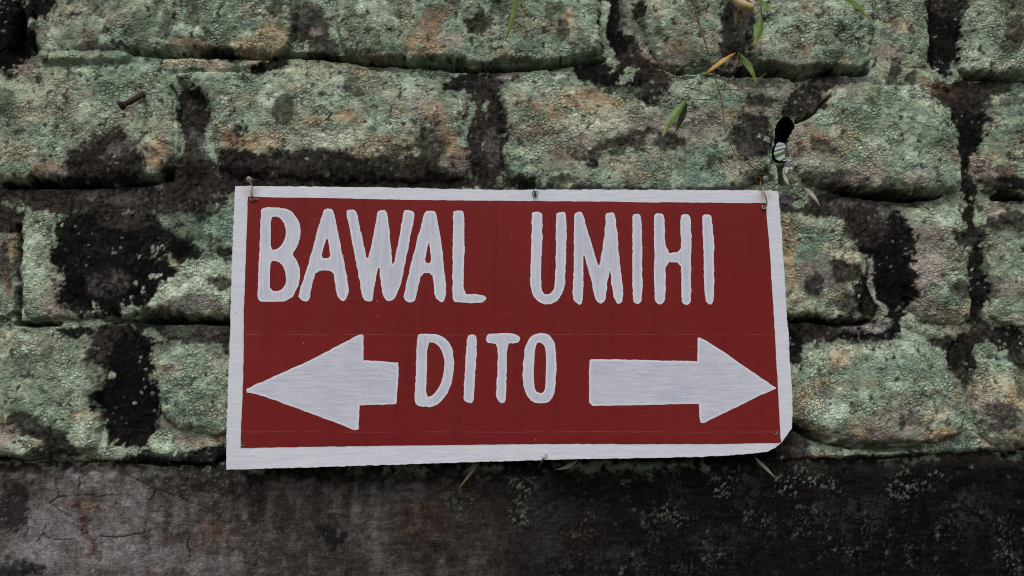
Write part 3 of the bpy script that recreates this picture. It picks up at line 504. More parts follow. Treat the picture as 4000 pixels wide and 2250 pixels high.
# ------------------------------------------------------------------ stones (outlines in photo pixels on the wall plane)
# (points, stand-out in mm, edge radius in mm, forward lean of the lower edge in mm)
STONES = [
 ([(-260,-330),(50,-330),(60,-40),(45,130),(20,210),(-260,220)],22,30,4),
 ([(125,-330),(1140,-330),(1170,-60),(1150,60),(1165,190),(1000,218),(780,208),(560,196),(400,205),(165,240),(128,170),(125,40)],26,42,10),
 ([(1300,-330),(2340,-330),(2360,-60),(2352,100),(2366,215),(2200,240),(1990,252),(1850,258),(1650,244),(1480,232),(1320,216),(1310,60)],26,40,12),
 ([(2510,-330),(2820,-330),(2815,-40),(2840,120),(2890,230),(2850,268),(2740,258),(2640,272),(2560,245),(2505,120),(2495,0)],20,34,8),
 ([(2940,-330),(3400,-330),(3410,0),(3415,150),(3390,270),(3300,272),(3210,262),(3120,292),(3020,258),(2950,262),(2925,150),(2930,0)],30,36,18),
 ([(3470,-330),(3640,-330),(3640,0),(3645,140),(3650,270),(3570,285),(3500,250),(3470,120)],18,28,4),
 ([(3742,-330),(4280,-330),(4280,300),(4000,306),(3880,296),(3800,298),(3735,280),(3748,120)],27,34,14),
 ([(-280,270),(60,255),(170,265),(420,225),(560,225),(625,262),(662,350),(690,470),(688,600),(662,690),(560,712),(340,716),(120,712),(-280,716)],28,52,14),
 ([(650,275),(860,262),(1040,275),(1200,238),(1400,248),(1620,285),(1770,320),(1800,420),(1815,520),(1850,590),(1845,660),(1800,700),(1600,712),(1200,704),(860,690),(825,600),(815,470),(800,390),(700,340)],30,55,-2),
 ([(1960,320),(2080,268),(2250,262),(2390,330),(2560,420),(2640,300),(2760,285),(2880,320),(2900,380),(2960,440),(3010,470),(3022,560),(3018,640),(2960,740),(2700,755),(2300,752),(2060,740),(1965,690),(1950,560),(1945,420)],26,45,6),
 ([(3300,330),(3430,300),(3600,310),(3660,330),(3700,410),(3745,500),(3762,640),(3775,735),(3700,752),(3560,768),(3400,758),(3250,742),(3140,715),(3108,640),(3092,560),(3112,498),(3195,450),(3240,375)],30,52,14),
 ([(3835,400),(3900,352),(4280,340),(4280,768),(3900,762),(3832,740),(3812,640),(3830,520)],24,40,12),
 ([(-280,780),(40,850),(52,1000),(60,1150),(50,1265),(-280,1270)],20,34,6),
 ([(72,830),(150,780),(420,815),(700,800),(900,770),(1180,780),(1280,900),(1290,1100),(1200,1250),(900,1252),(640,1246),(440,1240),(200,1258),(85,1250),(66,1100),(76,950)],22,40,10),
 ([(-280,1290),(120,1285),(240,1320),(350,1335),(378,1450),(405,1600),(398,1720),(360,1785),(150,1795),(-280,1800)],27,46,8),
 ([(610,1360),(720,1310),(900,1320),(1150,1320),(1190,1500),(1150,1690),(900,1715),(720,1700),(640,1640),(592,1520)],24,42,4),
 ([(2850,830),(3100,815),(3290,842),(3345,900),(3365,960),(3405,1040),(3395,1150),(3380,1215),(3260,1262),(3100,1248),(2850,1250)],24,44,8),
 ([(3560,800),(3660,785),(3765,795),(3778,900),(3790,1000),(3800,1100),(3815,1200),(3800,1270),(3690,1280),(3580,1250),(3540,1150),(3520,1000),(3530,880)],20,38,4),
 ([(3850,840),(3960,800),(4280,790),(4280,1285),(3960,1288),(3870,1270),(3862,1150),(3870,1000),(3845,920)],22,40,6),
 ([(2850,1390),(3110,1400),(3300,1345),(3480,1325),(3620,1345),(3720,1400),(3775,1500),(3785,1620),(3770,1715),(3640,1735),(3480,1752),(3300,1738),(3180,1702),(3060,1640),(2850,1640)],30,50,16),
 ([(3815,1420),(3900,1385),(4280,1380),(4280,1752),(3980,1752),(3850,1742),(3812,1650),(3806,1520)],22,38,6),
]
GROOVES = [ # (points, half width px, depth mm)
 ([(860,1812),(1500,1812),(2100,1806),(2600,1800),(3010,1782)],26,26),
 ([(0,716),(160,720),(340,718),(560,708),(655,690)],12,50),([(470,192),(560,205),(700,214),(860,212),(1000,222),(1180,205)],9,16),([(1180,212),(1340,226),(1500,240),(1680,254),(1850,268),(2000,262),(2200,248),(2360,226)],10,34),
 ([(2560,250),(2650,282),(2750,268),(2860,285)],8,14),([(2890,276),(2960,272),(3040,276),(3112,288)],17,70),([(3110,300),(3250,275),(3390,280)],9,16),([(3790,290),(3880,294),(4000,304),(4200,308)],11,60),
 ([(3300,750),(3420,764),(3560,772),(3680,758)],12,50),([(3890,768),(4000,772),(4200,772)],11,50),([(50,1260),(120,1270),(220,1262)],9,40),([(540,1250),(640,1254),(760,1254),(900,1258),(1100,1258)],11,45),([(400,1250),(540,1255)],7,10),
 ([(3060,1250),(3200,1252),(3280,1268),(3400,1258)],9,20),([(3090,1665),(3180,1712),(3300,1745),(3500,1758),(3600,1750)],10,22),([(0,1800),(100,1795),(200,1788)],9,18),
 ([(55,880),(62,1000),(58,1150),(60,1260)],9,14),([(660,330),(690,400),(700,540),(690,660)],7,9),([(3120,470),(3200,430),(3250,370)],8,22),([(3060,640),(3075,700)],18,35),
 ([(900,1240),(1800,1275),(2900,1255)],12,20),([(40,60),(60,200)],40,20),([(120,40),(122,200)],10,18),([(3640,0),(3650,270)],6,8),
]
FILLS = [ # mortar brought nearly flush and grown over: (points, half width px, height mm)
 ([(180,215),(400,210),(480,215)],30,20),([(650,250),(1000,240)],22,12),([(3400,120),(3440,290),(3560,300),(3700,300)],50,14),([(2600,270),(2800,280)],20,12),([(700,520),(760,620)],60,14),([(3560,1250),(3700,1310)],30,12),
 ([(420,1760),(700,1770)],40,12),([(3200,1775),(3600,1770)],30,12),([(2390,60),(2450,200),(2560,340)],60,14),
]
HOLE = [(3041,480),(3060,452),(3082,445),(3105,463),(3116,488),(3096,516),(3088,543),(3085,571),(3093,599),(3085,618),(3071,629),(3047,629),(3030,621),(3023,604),(3024,582),(3033,555),(3036,524),(3038,497)]
HOLEB = [(3034,562),(3040,556),(3052,557),(3062,560),(3070,566),(3075,573),(3078,582),(3081,592),(3090,606),(3086,620),(3071,631),(3047,631),(3030,623),(3022,606),(3023,590),(3028,576),(3030,570),(3031,566)]
# rows of stones beyond the photograph, so that the wall goes on
rnd = random.Random(4)
rows = [(-1450,-900),(-880,-350),(-330,222),(262,716),(790,1268),(1292,1800)]
for k, (ya, yb) in enumerate(rows):
    spans = [(-3800, -310), (4310, 7800)] if k >= 2 else [(-3800, 7800)]
    for xa, xb in spans:
        x = xa
        while x < xb - 250:
            wd = min(rnd.uniform(520, 1050), xb - x)
            if xb - x - wd < 300: wd = xb - x
            j = lambda s: rnd.uniform(-s, s)
            xe = x + wd - rnd.uniform(40, 110); ym = (ya + yb) / 2
            STONES.append(([(x + j(15), ya + 30 + j(20)), ((x * 2 + xe) / 3, ya + 8 + j(12)), ((x + xe * 2) / 3, ya + 8 + j(14)), (xe + j(20), ya + 30 + j(20)), (xe + 10 + j(25), ym), (xe + j(20), yb - 25 + j(15)),
                            ((x + xe * 2) / 3, yb - 4 + j(8)), ((x * 2 + xe) / 3, yb - 4 + j(8)), (x + j(15), yb - 25 + j(15)), (x - 10 + j(20), ym)], rnd.uniform(20, 30), rnd.uniform(34, 52), rnd.uniform(2, 14)))
            x += wd
WALL = empty('stone_wall', (0, .15, 0))
tag(WALL, 'old stone block wall crusted with pale green lichen and black joints', 'wall')
UMIN, VTOP = uv_of(0, 0)
FX0, FZ1 = uv_of(-70, -70); FX1, FZ0 = uv_of(4070, 2300); FX1 = max(FX1, -FX0); FX0 = -FX1 - .03; FX1 += .03
STEP = .0021
def grid_mesh(name, us, vs_, keep_pt, hfun, base, mat, parent, face_keep=None):
    Ug, Vg = np.meshgrid(us, vs_)
    return Ug, Vg
def bounds(poly):
    return min(p[0] for p in poly), max(p[0] for p in poly), min(p[1] for p in poly), max(p[1] for p in poly)
UVPOLY = []
UVH = [uv_of(*q) for q in HOLE]; uvh_b = bounds(UVH)
def crust_relief(u, v, li):
    U = u * 1000; V = v * 1000
    n = fbm(U, V, 70, 4, 51) * 4.4 + fbm(U, V, 18, 4, 52) * 1.7 + fbm(U, V, 6, 2, 55) * .5
    a = np.clip(fbm(U, V, 60, 3, 53) * .9 + .55, 0.05, 1)
    wx = fbm(U, V, 14, 2, 61) * 3; wy = fbm(U, V, 14, 2, 62) * 3
    f1, f2, idv = worley(U + wx, V + wy, 8.5, 54)
    g = (1 - np.clip(f1 / .75, 0, 1) ** 2) * (.35 + idv) * 1.15 * a
    f1, f2, idv = worley(U + wx, V + wy, 4.6, 56)
    g += (1 - np.clip(f1 / .75, 0, 1) ** 2) * (.3 + idv) * .65
    return n + g * np.clip(li, .1, 1)
for si, (pp, H, R, lean) in enumerate(STONES):
    poly = [uv_of(*q) for q in chaikin(pp, 2)]
    UVPOLY.append(poly)
    x0, x1, z0, z1 = bounds(poly)
    inframe = x1 > FX0 and x0 < FX1 and z1 > FZ0 and z0 < FZ1 and si < 21
    s = STEP if inframe else .0075
    mg = .012
    us = np.arange(x0 - mg, x1 + mg, s); vs_ = np.arange(z0 - mg, z1 + mg, s)
    if inframe:   # coarser where the stone runs out of the picture
        def thin(a, lo, hi):
            keep = (a > lo) & (a < hi); o = ~keep; k2 = np.zeros(len(a), bool); k2[::3] = True
            return a[keep | (o & k2)]
        us = thin(us, FX0, FX1); vs_ = thin(vs_, FZ0, FZ1)
    Ug, Vg = np.meshgrid(us, vs_); u = Ug.ravel(); v = Vg.ravel()
    U = u * 1000; V = v * 1000
    du = fbm(U, V, 55, 4, 71) * .007 + fbm(U, V, 14, 4, 73, .6) * .0045; dv = fbm(U, V, 55, 4, 72) * .007 + fbm(U, V, 14, 4, 74, .6) * .0045
    sd = poly_sdf(u + du, v + dv, poly) * 1000
    H = H * .66; lean = lean * .8; R = R * .40
    if x1 > uvh_b[0] - .02 and x0 < uvh_b[1] + .02 and z1 > uvh_b[2] and z0 < uvh_b[3]: sd = np.minimum(np.minimum(sd, -poly_sdf(u, v, UVH) * 1000 - 3), -poly_sdf(u - .011, v, UVH) * 1000 - 3)
    t = np.clip(sd / R, 0, 1)
    prof = np.sqrt(np.clip(1 - (1 - t) ** 2.2, 0, 1)) * (1 - .22 * (1 - np.clip(sd / 70, 0, 1)) ** 2)
    low = (z1 - v) / (z1 - z0) - .5
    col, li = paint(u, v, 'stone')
    h = 2 + H * prof + lean * low * sstep(0, .5, t) + fbm(U + si * 77, V, 130, 4, 81) * 8 * t + crust_relief(u, v, li) * sstep(-2, 10, sd)
    h = np.where(sd < 0, 2 + sd * 6.0, h)
    keep = sd > -6
    idx = np.full(len(u), -1); 
    G = np.arange(len(u)).reshape(Ug.shape)
    q = np.stack([G[:-1, :-1], G[:-1, 1:], G[1:, 1:], G[1:, :-1]], -1).reshape(-1, 4)
    q = q[keep[q].any(1)]
    used = np.unique(q); idx[used] = np.arange(len(used)); q = idx[q]
    co = np.c_[u, -np.maximum(h, -28) / 1000, v][used]
    o = mesh_np('stone', co, q, M_WALL, None, {'Col': col[used], 'lich': li[used]})
    adopt(o, WALL)

# mortar bed between and behind the stones
ZT = uv_of(2000, -1480)[1]; XW = 2.35
PLB = lambda px: np.interp(px, [-4000, 0, 300, 700, 900, 1500, 2100, 2600, 3000, 3200, 3500, 3800, 4000, 8000], [1812, 1812, 1815, 1828, 1838, 1838, 1835, 1830, 1820, 1805, 1795, 1775, 1768, 1768])
us = np.r_[np.arange(-XW, FX0, .009), np.arange(FX0, FX1, STEP), np.arange(FX1, XW + .008, .009)]
zlow = uv_of(2000, 1960)[1]
vs_ = np.r_[np.arange(zlow, FZ1, STEP), np.arange(FZ1, ZT + .008, .009)]
Ug, Vg = np.meshgrid(us, vs_); u = Ug.ravel(); v = Vg.ravel(); px, py = px_of(u, v)
inside = np.zeros(len(u), bool)
for poly in UVPOLY:
    x0, x1, z0, z1 = bounds(poly)
    ii = np.nonzero((u > x0) & (u < x1) & (v > z0) & (v < z1))[0]
    if len(ii): inside[ii] |= poly_sdf(u[ii], v[ii], poly) > .022
uvh = [uv_of(*q) for q in HOLE]
x0, x1, z0, z1 = bounds(uvh)
ii = np.nonzero((u > x0 - .01) & (u < x1 + .01) & (v > z0 - .01) & (v < z1 + .01))[0]
hd = np.full(len(u), -9.0); hd[ii] = poly_sdf(u[ii], v[ii], uvh)
inside |= hd > .001
inside |= py > PLB(px) + 70
G = np.arange(len(u)).reshape(Ug.shape)
q = np.stack([G[:-1, :-1], G[:-1, 1:], G[1:, 1:], G[1:, :-1]], -1).reshape(-1, 4)
q = q[~inside[q].any(1)]
used = np.unique(q); idx = np.full(len(u), -1); idx[used] = np.arange(len(used)); q = idx[q]
u = u[used]; v = v[used]; px = px[used]; py = py[used]; U = u * 1000; V = v * 1000
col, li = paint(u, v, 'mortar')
h = 6 + fbm(U, V, 80, 4, 91) * 4 + crust_relief(u, v, li) * .7
wob = fbm(U, V, 30, 4, 92) * 10; wob2 = fbm(U, V, 30, 4, 93) * 10
for pts, hw, hh in FILLS:
    dd = line_dist(px + wob, py + wob2, pts) / hw
    h = h + np.maximum(hh - 7, 2) * sstep(1.5, .4, dd)
for pts, hw, dp in GROOVES:
    dd = line_dist(px + wob * .6, py + wob2 * .6, pts) / hw
    h = h - dp * sstep(1.25, .45, dd)
h = h - 16 * sstep(-25, 15, py - PLB(px))
hdd = -hd[used]; nearh = (hd[used] > -.012) & (hdd < .5); h = np.where(nearh, h * sstep(0, .012, hdd) + 4 * sstep(.012, 0, hdd), h)
co = np.c_[u, -h / 1000, v]
adopt(mesh_np('mortar', co, q, M_WALL, None, {'Col': col, 'lich': li}), WALL)

# plaster along the foot of the wall
def paint_plaster(u, v):
    U = u * 1000; V = v * 1000; px, py = px_of(u, v)
    n1 = fbm(U, V, 120, 5, 111); n2 = fbm(U, V, 40, 5, 112); n3 = fbm(U, V, 12, 4, 113); n4 = fbm(U, V, 4.5, 3, 114)
    sv = fbm(U, V * .22, 22, 5, 115); sh = fbm(U * .2, V, 7, 4, 116)
    X = px + 60 * n2 + 20 * n3; Y = py + 50 * fbm(U, V, 40, 5, 118) + 20 * n4
    def M(c, t, b): return c + (np.array(b) - c) * np.clip(t, 0, 1)[:, None]
    tan = np.array((.165, .142, .128)); mid = np.array((.070, .060, .052)); blk = np.array((.0042, .0038, .0039))
    gx = np.interp(X + 150 * n1, [-600, 500, 1000, 1700, 2350, 4600], [0, .15, .9, 1.2, 1.9, 2])
    c = np.where((gx < 1)[:, None], tan + (mid - tan) * np.clip(gx, 0, 1)[:, None], mid + (blk - mid) * np.clip(gx - 1, 0, 1)[:, None])
    left = np.clip(1.6 - gx, 0, 1); right = np.clip(gx - 1.2, 0, 1) 
    c = M(c, sstep(.05, .5, sv + .4 * n2) * .6 * left, (.215, .198, .193)); c = M(c, sstep(.15, .55, n1 + .4 * sv) * .5 * left, (.240, .222, .228))
    c = M(c, sstep(.05, .45, -sv + .5 * n3) * .55 * left, (.040, .034, .030)); c = M(c, sstep(.1, .5, sh + .3 * n3) * .35 * left, (.180, .155, .130))
    c = M(c, sstep(.1, .5, -sh + .4 * n4) * .40, (.030, .026, .024))
    E = lambda cx, cy, rx, ry: sstep(1.3, .7, np.sqrt(((X - cx) / rx) ** 2 + ((Y - cy) / ry) ** 2) + .35 * n3)
    for a in ((160,2060,150,90,.45),(120,2180,120,60,.5),(380,2130,130,70,.35),(440,1990,90,70,.3),(600,2180,160,50,.3),(850,2220,120,40,.3),(330,1860,80,22,.5),(520,1930,40,80,.3)):
        c = M(c, E(*a[:4]) * a[4] * 1.35, (.31, .29, .298))
    for a in ((40,1980,70,110,.9),(60,1890,60,40,.6),(60,2230,110,50,.9),(850,1880,160,55,.7),(700,1905,120,30,.4),(1290,2090,55,40,.9),(1270,2040,60,60,.5),(950,2000,120,60,.4),(1200,1850,300,40,.6),(1700,2180,60,60,.5)):
        c = M(c, E(*a[:4]) * a[4], (.020, .018, .018))
    for a in ((300,1990,28,38,.85),(338,1990,10,30,.85),(315,2060,34,28,.8),(330,2110,18,50,.8),(350,2155,14,30,.8),(640,2090,60,26,.4),(830,2070,60,40,.55),(780,2130,40,30,.5),(450,2150,20,40,.4),(620,2240,70,16,.5),(1650,2020,65,50,.5),(1620,2090,50,40,.4),(1440,1990,50,30,.35)):
        c = M(c, E(*a[:4]) * a[4] * sstep(-.5, .1, n4 + .5 * n3), (.075, .020, .016))
    c = M(c, E(318,2000,16,32) * .8, (.21, .165, .105))
    # pale lichen and bare spots showing through the black growth
    rag = .55 * n3 + .9 * n4 + .4 * fbm(U, V, 2.6, 2, 130)
    for a in ((2060,1890,70,36,.95),(2160,1860,60,14,.9),(2040,1990,50,70,.5),(2450,1880,40,20,.8),(2550,1850,50,45,.8),(2640,1840,50,26,.6),(2820,1850,70,34,.7),(2950,1850,60,30,.8),(2820,1920,60,40,.7),(2620,2020,80,40,.5),(3150,1890,90,50,.6),(3240,1920,70,30,.6),(3070,1890,40,40,.6),(3520,1910,90,50,.5),(3660,1880,50,30,.5),(1880,1870,90,30,.5),(1980,1840,30,40,.6),(1250,1870,80,26,.35),(680,1820,60,16,.8),(760,1835,60,16,.8),(1790,1960,60,60,.3)):
        c = M(c, E(*a[:4]) * a[4] * .8 * sstep(.22, .42, rag + .3 * n2), (.31, .38, .30))
    for a in ((2470,1980,22,50,.7),(2300,2080,40,60,.6),(2550,2090,40,50,.6),(2950,2050,30,60,.7),(2830,2160,60,20,.6),(2760,2220,130,50,.5),(3100,2060,110,60,.4),(3260,2060,130,70,.45),(3460,1930,20,60,.7),(3560,1860,30,26,.7),(3700,2080,80,60,.6),(3760,2000,30,60,.5),(3920,2090,60,80,.8),(3960,2200,70,80,.75),(3580,2180,60,60,.6),(3300,2150,120,60,.5),(2500,2240,60,30,.6),(2200,2180,160,60,.25),(3900,2030,30,30,.7),(3420,2120,100,60,.4)):
        c = M(c, E(*a[:4]) * a[4] * sstep(.30, .50, rag + .25 * sv) * (.25 + .75 * sstep(-.05, .4, n2 + .6 * sv)), (.25, .205, .175))
    f1, f2, idv = worley(U, V, 9, 121)
    c = M(c, sstep(.34, .16, f1 * (.6 + .8 * hash2(np.floor(U / 9).astype(np.int64), np.floor(V / 9).astype(np.int64), 5)) + .5 * n4) * (idv > .90) * (.15 + .85 * right) * sstep(-.1, .35, n2) * .8, (.22, .205, .18))
    f1, f2, idv = worley(U, V, 4.2, 123)
    c = M(c, sstep(.4, .2, f1) * (idv > .86) * right * sstep(-.2, .35, n2) * .5, (.15, .14, .12))
    c = M(c, sstep(.0, .5, sv + .3 * n1) * right * .8, (.0135, .0125, .0145))
    for a in ((2130,2050,60,190,.8),(2650,1910,60,70,.6),(2930,1910,50,90,.7),(2450,2180,120,70,.5),(3350,2000,140,60,.5),(3820,2000,90,90,.5),(2800,2120,120,60,.4)):
        c = M(c, E(*a[:4]) * a[4] * sstep(-.6, .3, n4 + n3), (.040, .038, .043))
    e0 = py - PLB(px)   # growth creeping down from the stones
    c = M(c, sstep(75, 5, e0 + 45 * n2 + 30 * n3) * .85, (.026, .023, .020)); c = M(c, sstep(30, -5, e0 + 30 * n2 + 26 * n3 + 10 * n4) * sstep(-.05, .25, n1 + n3) * .9, (.27, .33, .245))
    # hairline cracks in the plaster on the left
    for pts in ([(200,1870),(222,1940),(285,1938),(350,1935),(430,1938)],[(220,1942),(180,1970),(270,2020)],[(290,1940),(300,1870)],[(440,1960),(460,1975)],[(575,1955),(605,1910)],[(580,2070),(560,2085),(460,2105),(380,2095)],[(160,2060),(160,2100),(220,2118),(280,2105)],[(160,2080),(135,2120)],[(730,2090),(735,2185)],[(940,2200),(990,2215),(1000,2190)],[(500,1865),(640,1920),(850,2010)]):
        c = M(c, sstep(4.2, 1.4, line_dist(px + 8 * n3, py + 8 * n2, pts)) * .95, (.016, .014, .014))
    c = c * np.clip(1 + .38 * n4 + .42 * n3 + .30 * fbm(U * .8 - V * .6, U * .6 + V * .8, 2.8, 3, 140), .2, 3)[:, None]
    gr = sstep(.46, .62, fbm(U * .77 + V * .64, -U * .64 + V * .77, 4.2, 4, 141, .7) + .25 * n3) * left; c = M(c, gr * .55, (.33, .31, .28))
    return np.clip(c, .003, .8)
us = np.r_[np.arange(-XW, FX0, .02), np.arange(FX0, FX1, STEP), np.arange(FX1, XW + .02, .02)]
ztop = uv_of(2000, 1740)[1]
vs_ = np.r_[np.arange(-.02, FZ0, .02), np.arange(FZ0, ztop, STEP)]
Ug, Vg = np.meshgrid(us, vs_); u = Ug.ravel(); v = Vg.ravel(); px, py = px_of(u, v); U = u * 1000; V = v * 1000
edge = py - PLB(px) - fbm(U, V, 45, 5, 101) * 22 - fbm(U, V, 9, 3, 102) * 7
G = np.arange(len(u)).reshape(Ug.shape)
q = np.stack([G[:-1, :-1], G[:-1, 1:], G[1:, 1:], G[1:, :-1]], -1).reshape(-1, 4)
q = q[(edge[q] > -26).any(1)]
used = np.unique(q); idx = np.full(len(u), -1); idx[used] = np.arange(len(used)); q = idx[q]
u = u[used]; v = v[used]; edge = edge[used]; U = U[used]; V = V[used]
col = paint_plaster(u, v)
h = 11 * sstep(-20, 60, edge) - 3 + fbm(U, V, 140, 4, 103) * 4 + fbm(U, V, 22, 4, 104) * 1.3 + fbm(U * .3, V, 6, 3, 105) * .5 + fbm(U, V, 5, 2, 106) * .4
h = np.where(edge < -18, h + (edge + 18) * 1.5, h)
top = sstep(30, 0, edge)
adopt(tag(mesh_np('plaster_band', np.c_[u, -h / 1000, v], q, M_PLAS, None, {'Col': col}), 'grey plaster band blackened by damp on the right'), WALL)

# wall core: back, top and end faces, with the through hole
def cdt_fill(outer, holes=()):
    vs2 = []; ed = []
    for lp in (outer, *holes):
        b = len(vs2); vs2 += [Vector(p) for p in lp]; ed += [(b + i, b + (i + 1) % len(lp)) for i in range(len(lp))]
    r = delaunay_2d_cdt(vs2, ed, [], 0, 1e-7)
    V2 = [tuple(p) for p in r[0]]; out = []
    cen = np.array([[sum(V2[i][0] for i in f) / len(f), sum(V2[i][1] for i in f) / len(f)] for f in r[2]])
    ok = poly_sdf(cen[:, 0], cen[:, 1], list(outer)) > 0
    for hl in holes: ok &= poly_sdf(cen[:, 0], cen[:, 1], list(hl)) < 0
    return V2, [f for f, k in zip(r[2], ok) if k]
TB = .30
hb = [P(x, y, -TB) for x, y in HOLEB]
V2, F2 = cdt_fill([(-XW, 0), (XW, 0), (XW, ZT), (-XW, ZT)], [[(p.x, p.z) for p in hb]])
vv = [(x, TB, z) for x, z in V2]; ff = [tuple(reversed(f)) for f in F2]
b = len(vv); vv += [(-XW, -.006, 0), (-XW, -.006, ZT), (-XW, TB, ZT), (-XW, TB, 0), (XW, -.006, 0), (XW, -.006, ZT), (XW, TB, ZT), (XW, TB, 0)]
ff += [(b, b + 1, b + 2, b + 3), (b + 7, b + 6, b + 5, b + 4), (b + 1, b + 5, b + 6, b + 2)]
adopt(mesh_py('core', vv, ff, M_HOLE, smooth=False), WALL)
n = len(HOLE); rings = []
for k in range(9):
    t = k / 8; r = []
    for i in range(n):
        a = P(*HOLE[i], .004); bb = hb[i]
        p = a.lerp(bb, t); ph = i / n * 6.283
        amp = .006 * math.sin(math.pi * t); amp = amp if HOLE[i][1] < 540 else 0
        p += Vector((math.cos(ph * 3 + t * 7), 0, math.sin(ph * 2 + t * 5))) * amp
        r.append(p)
    rings.append(r)
vv = [p for r in rings for p in r]
ff = [(k * n + i, k * n + (i + 1) % n, (k + 1) * n + (i + 1) % n, (k + 1) * n + i) for k in range(8) for i in range(n)]
adopt(tag(mesh_py('through_hole', vv, ff, M_HOLE), 'dark gap running right through the wall'), WALL)

# ------------------------------------------------------------------ the sign
OUT = .046; THK = .009
def jag(pts, seed, amp, step, holes=False):
    """subdivide an outline (photo pixels) and give it a hand-made wobble"""
    r = []; m = len(pts)
    for i in range(m):
        a = pts[i]; bq = pts[(i + 1) % m]; L = math.hypot(bq[0] - a[0], bq[1] - a[1]); k = max(1, int(L / step))
        for j in range(k): r.append((a[0] + (bq[0] - a[0]) * j / k, a[1] + (bq[1] - a[1]) * j / k))
    x = np.array([p[0] for p in r], float); y = np.array([p[1] for p in r], float)
    dx = vnoise(x / 26, y / 26, seed) * amp + vnoise(x / 9, y / 9, seed + 1) * amp * .6
    dy = vnoise(x / 26, y / 26, seed + 2) * amp + vnoise(x / 9, y / 9, seed + 3) * amp * .6
    return list(zip(x + dx, y + dy))
SIGN = empty('wooden_sign', P(2000, 1300, OUT - THK))
tag(SIGN, 'hand-painted red and white wooden sign hung on the stone wall', 'sign')
def solid(name, outline, holes, out_front, thk, mat, parent):
    o2 = [(P(x, y, out_front).x, P(x, y, out_front).z) for x, y in outline]; h2 = [[(P(x, y, out_front).x, P(x, y, out_front).z) for x, y in hl] for hl in holes]
    V2, F2 = cdt_fill(o2, h2); nv = len(V2)
    vv = [(x, -out_front, z) for x, z in V2] + [(x, -out_front + thk, z) for x, z in V2]
    ff = []
    for f in F2:
        a = [V2[i] for i in f]; ar = (a[1][0] - a[0][0]) * (a[2][1] - a[0][1]) - (a[2][0] - a[0][0]) * (a[1][1] - a[0][1])
        f = list(f) if ar > 0 else list(reversed(f))
        ff.append(tuple(f)); ff.append(tuple(i + nv for i in reversed(f)))
    cnt = {}
    for f in F2:
        for i in range(len(f)):
            e = (f[i], f[(i + 1) % len(f)]); cnt[tuple(sorted(e))] = cnt.get(tuple(sorted(e)), 0) + 1
    for (i, j), c_ in cnt.items():
        if c_ == 1: ff.append((i, j, j + nv, i + nv))
    return adopt(mesh_py(name, vv, ff, mat, smooth=False), parent)
def ring_px(cx, cy, r, n=14): return [(cx + r * math.cos(i * 6.2832 / n), cy + r * math.sin(i * 6.2832 / n)) for i in range(n)]
EYE = [(984.5, 775, 6.5), (2982, 811, 5.5), (948.5, 1734.5, 6.0), (3030, 1690, 6.0)]
BOARD = [(919,726),(1240,729),(1580,733),(1728,738),(2000,742),(2190,740),(2500,741),(2900,743),(3033,745),(3040,752),(3049,853),(3058,980),(3067,1112),(3074,1240),(3080,1300),(3086,1415),(3094,1519),(3096,1610),(3093,1672),(3074,1701),(3051,1730),(3028,1749),(2995,1765),(2912,1774),(2747,1784),(2540,1789),(2250,1793),(2121,1797),(1800,1807),(1500,1816),(1200,1826),(921,1834),(884,1833),(885,1664),(892,1498),(900,1250),(904,1100),(910,908)]
solid('board', jag(BOARD, 3, 2.2, 9), [ring_px(*e) for e in EYE], OUT, THK, M_BOARD, SIGN)
RED = [(969,767),(1100,771),(1300,774),(1500,779),(1800,783),(2200,786),(2380,787),(2500,790),(2750,791),(2992,793),(2998,880),(3006,960),(3014,1100),(3024,1250),(3031,1390),(3039,1519),(3049,1705),(3052,1729),(2800,1734),(2500,1734),(2300,1733),(2000,1735),(1750,1738),(1500,1741),(1200,1745),(939,1750),(942,1660),(946,1581),(951,1415),(952,1230),(960,1000),(965,860)]
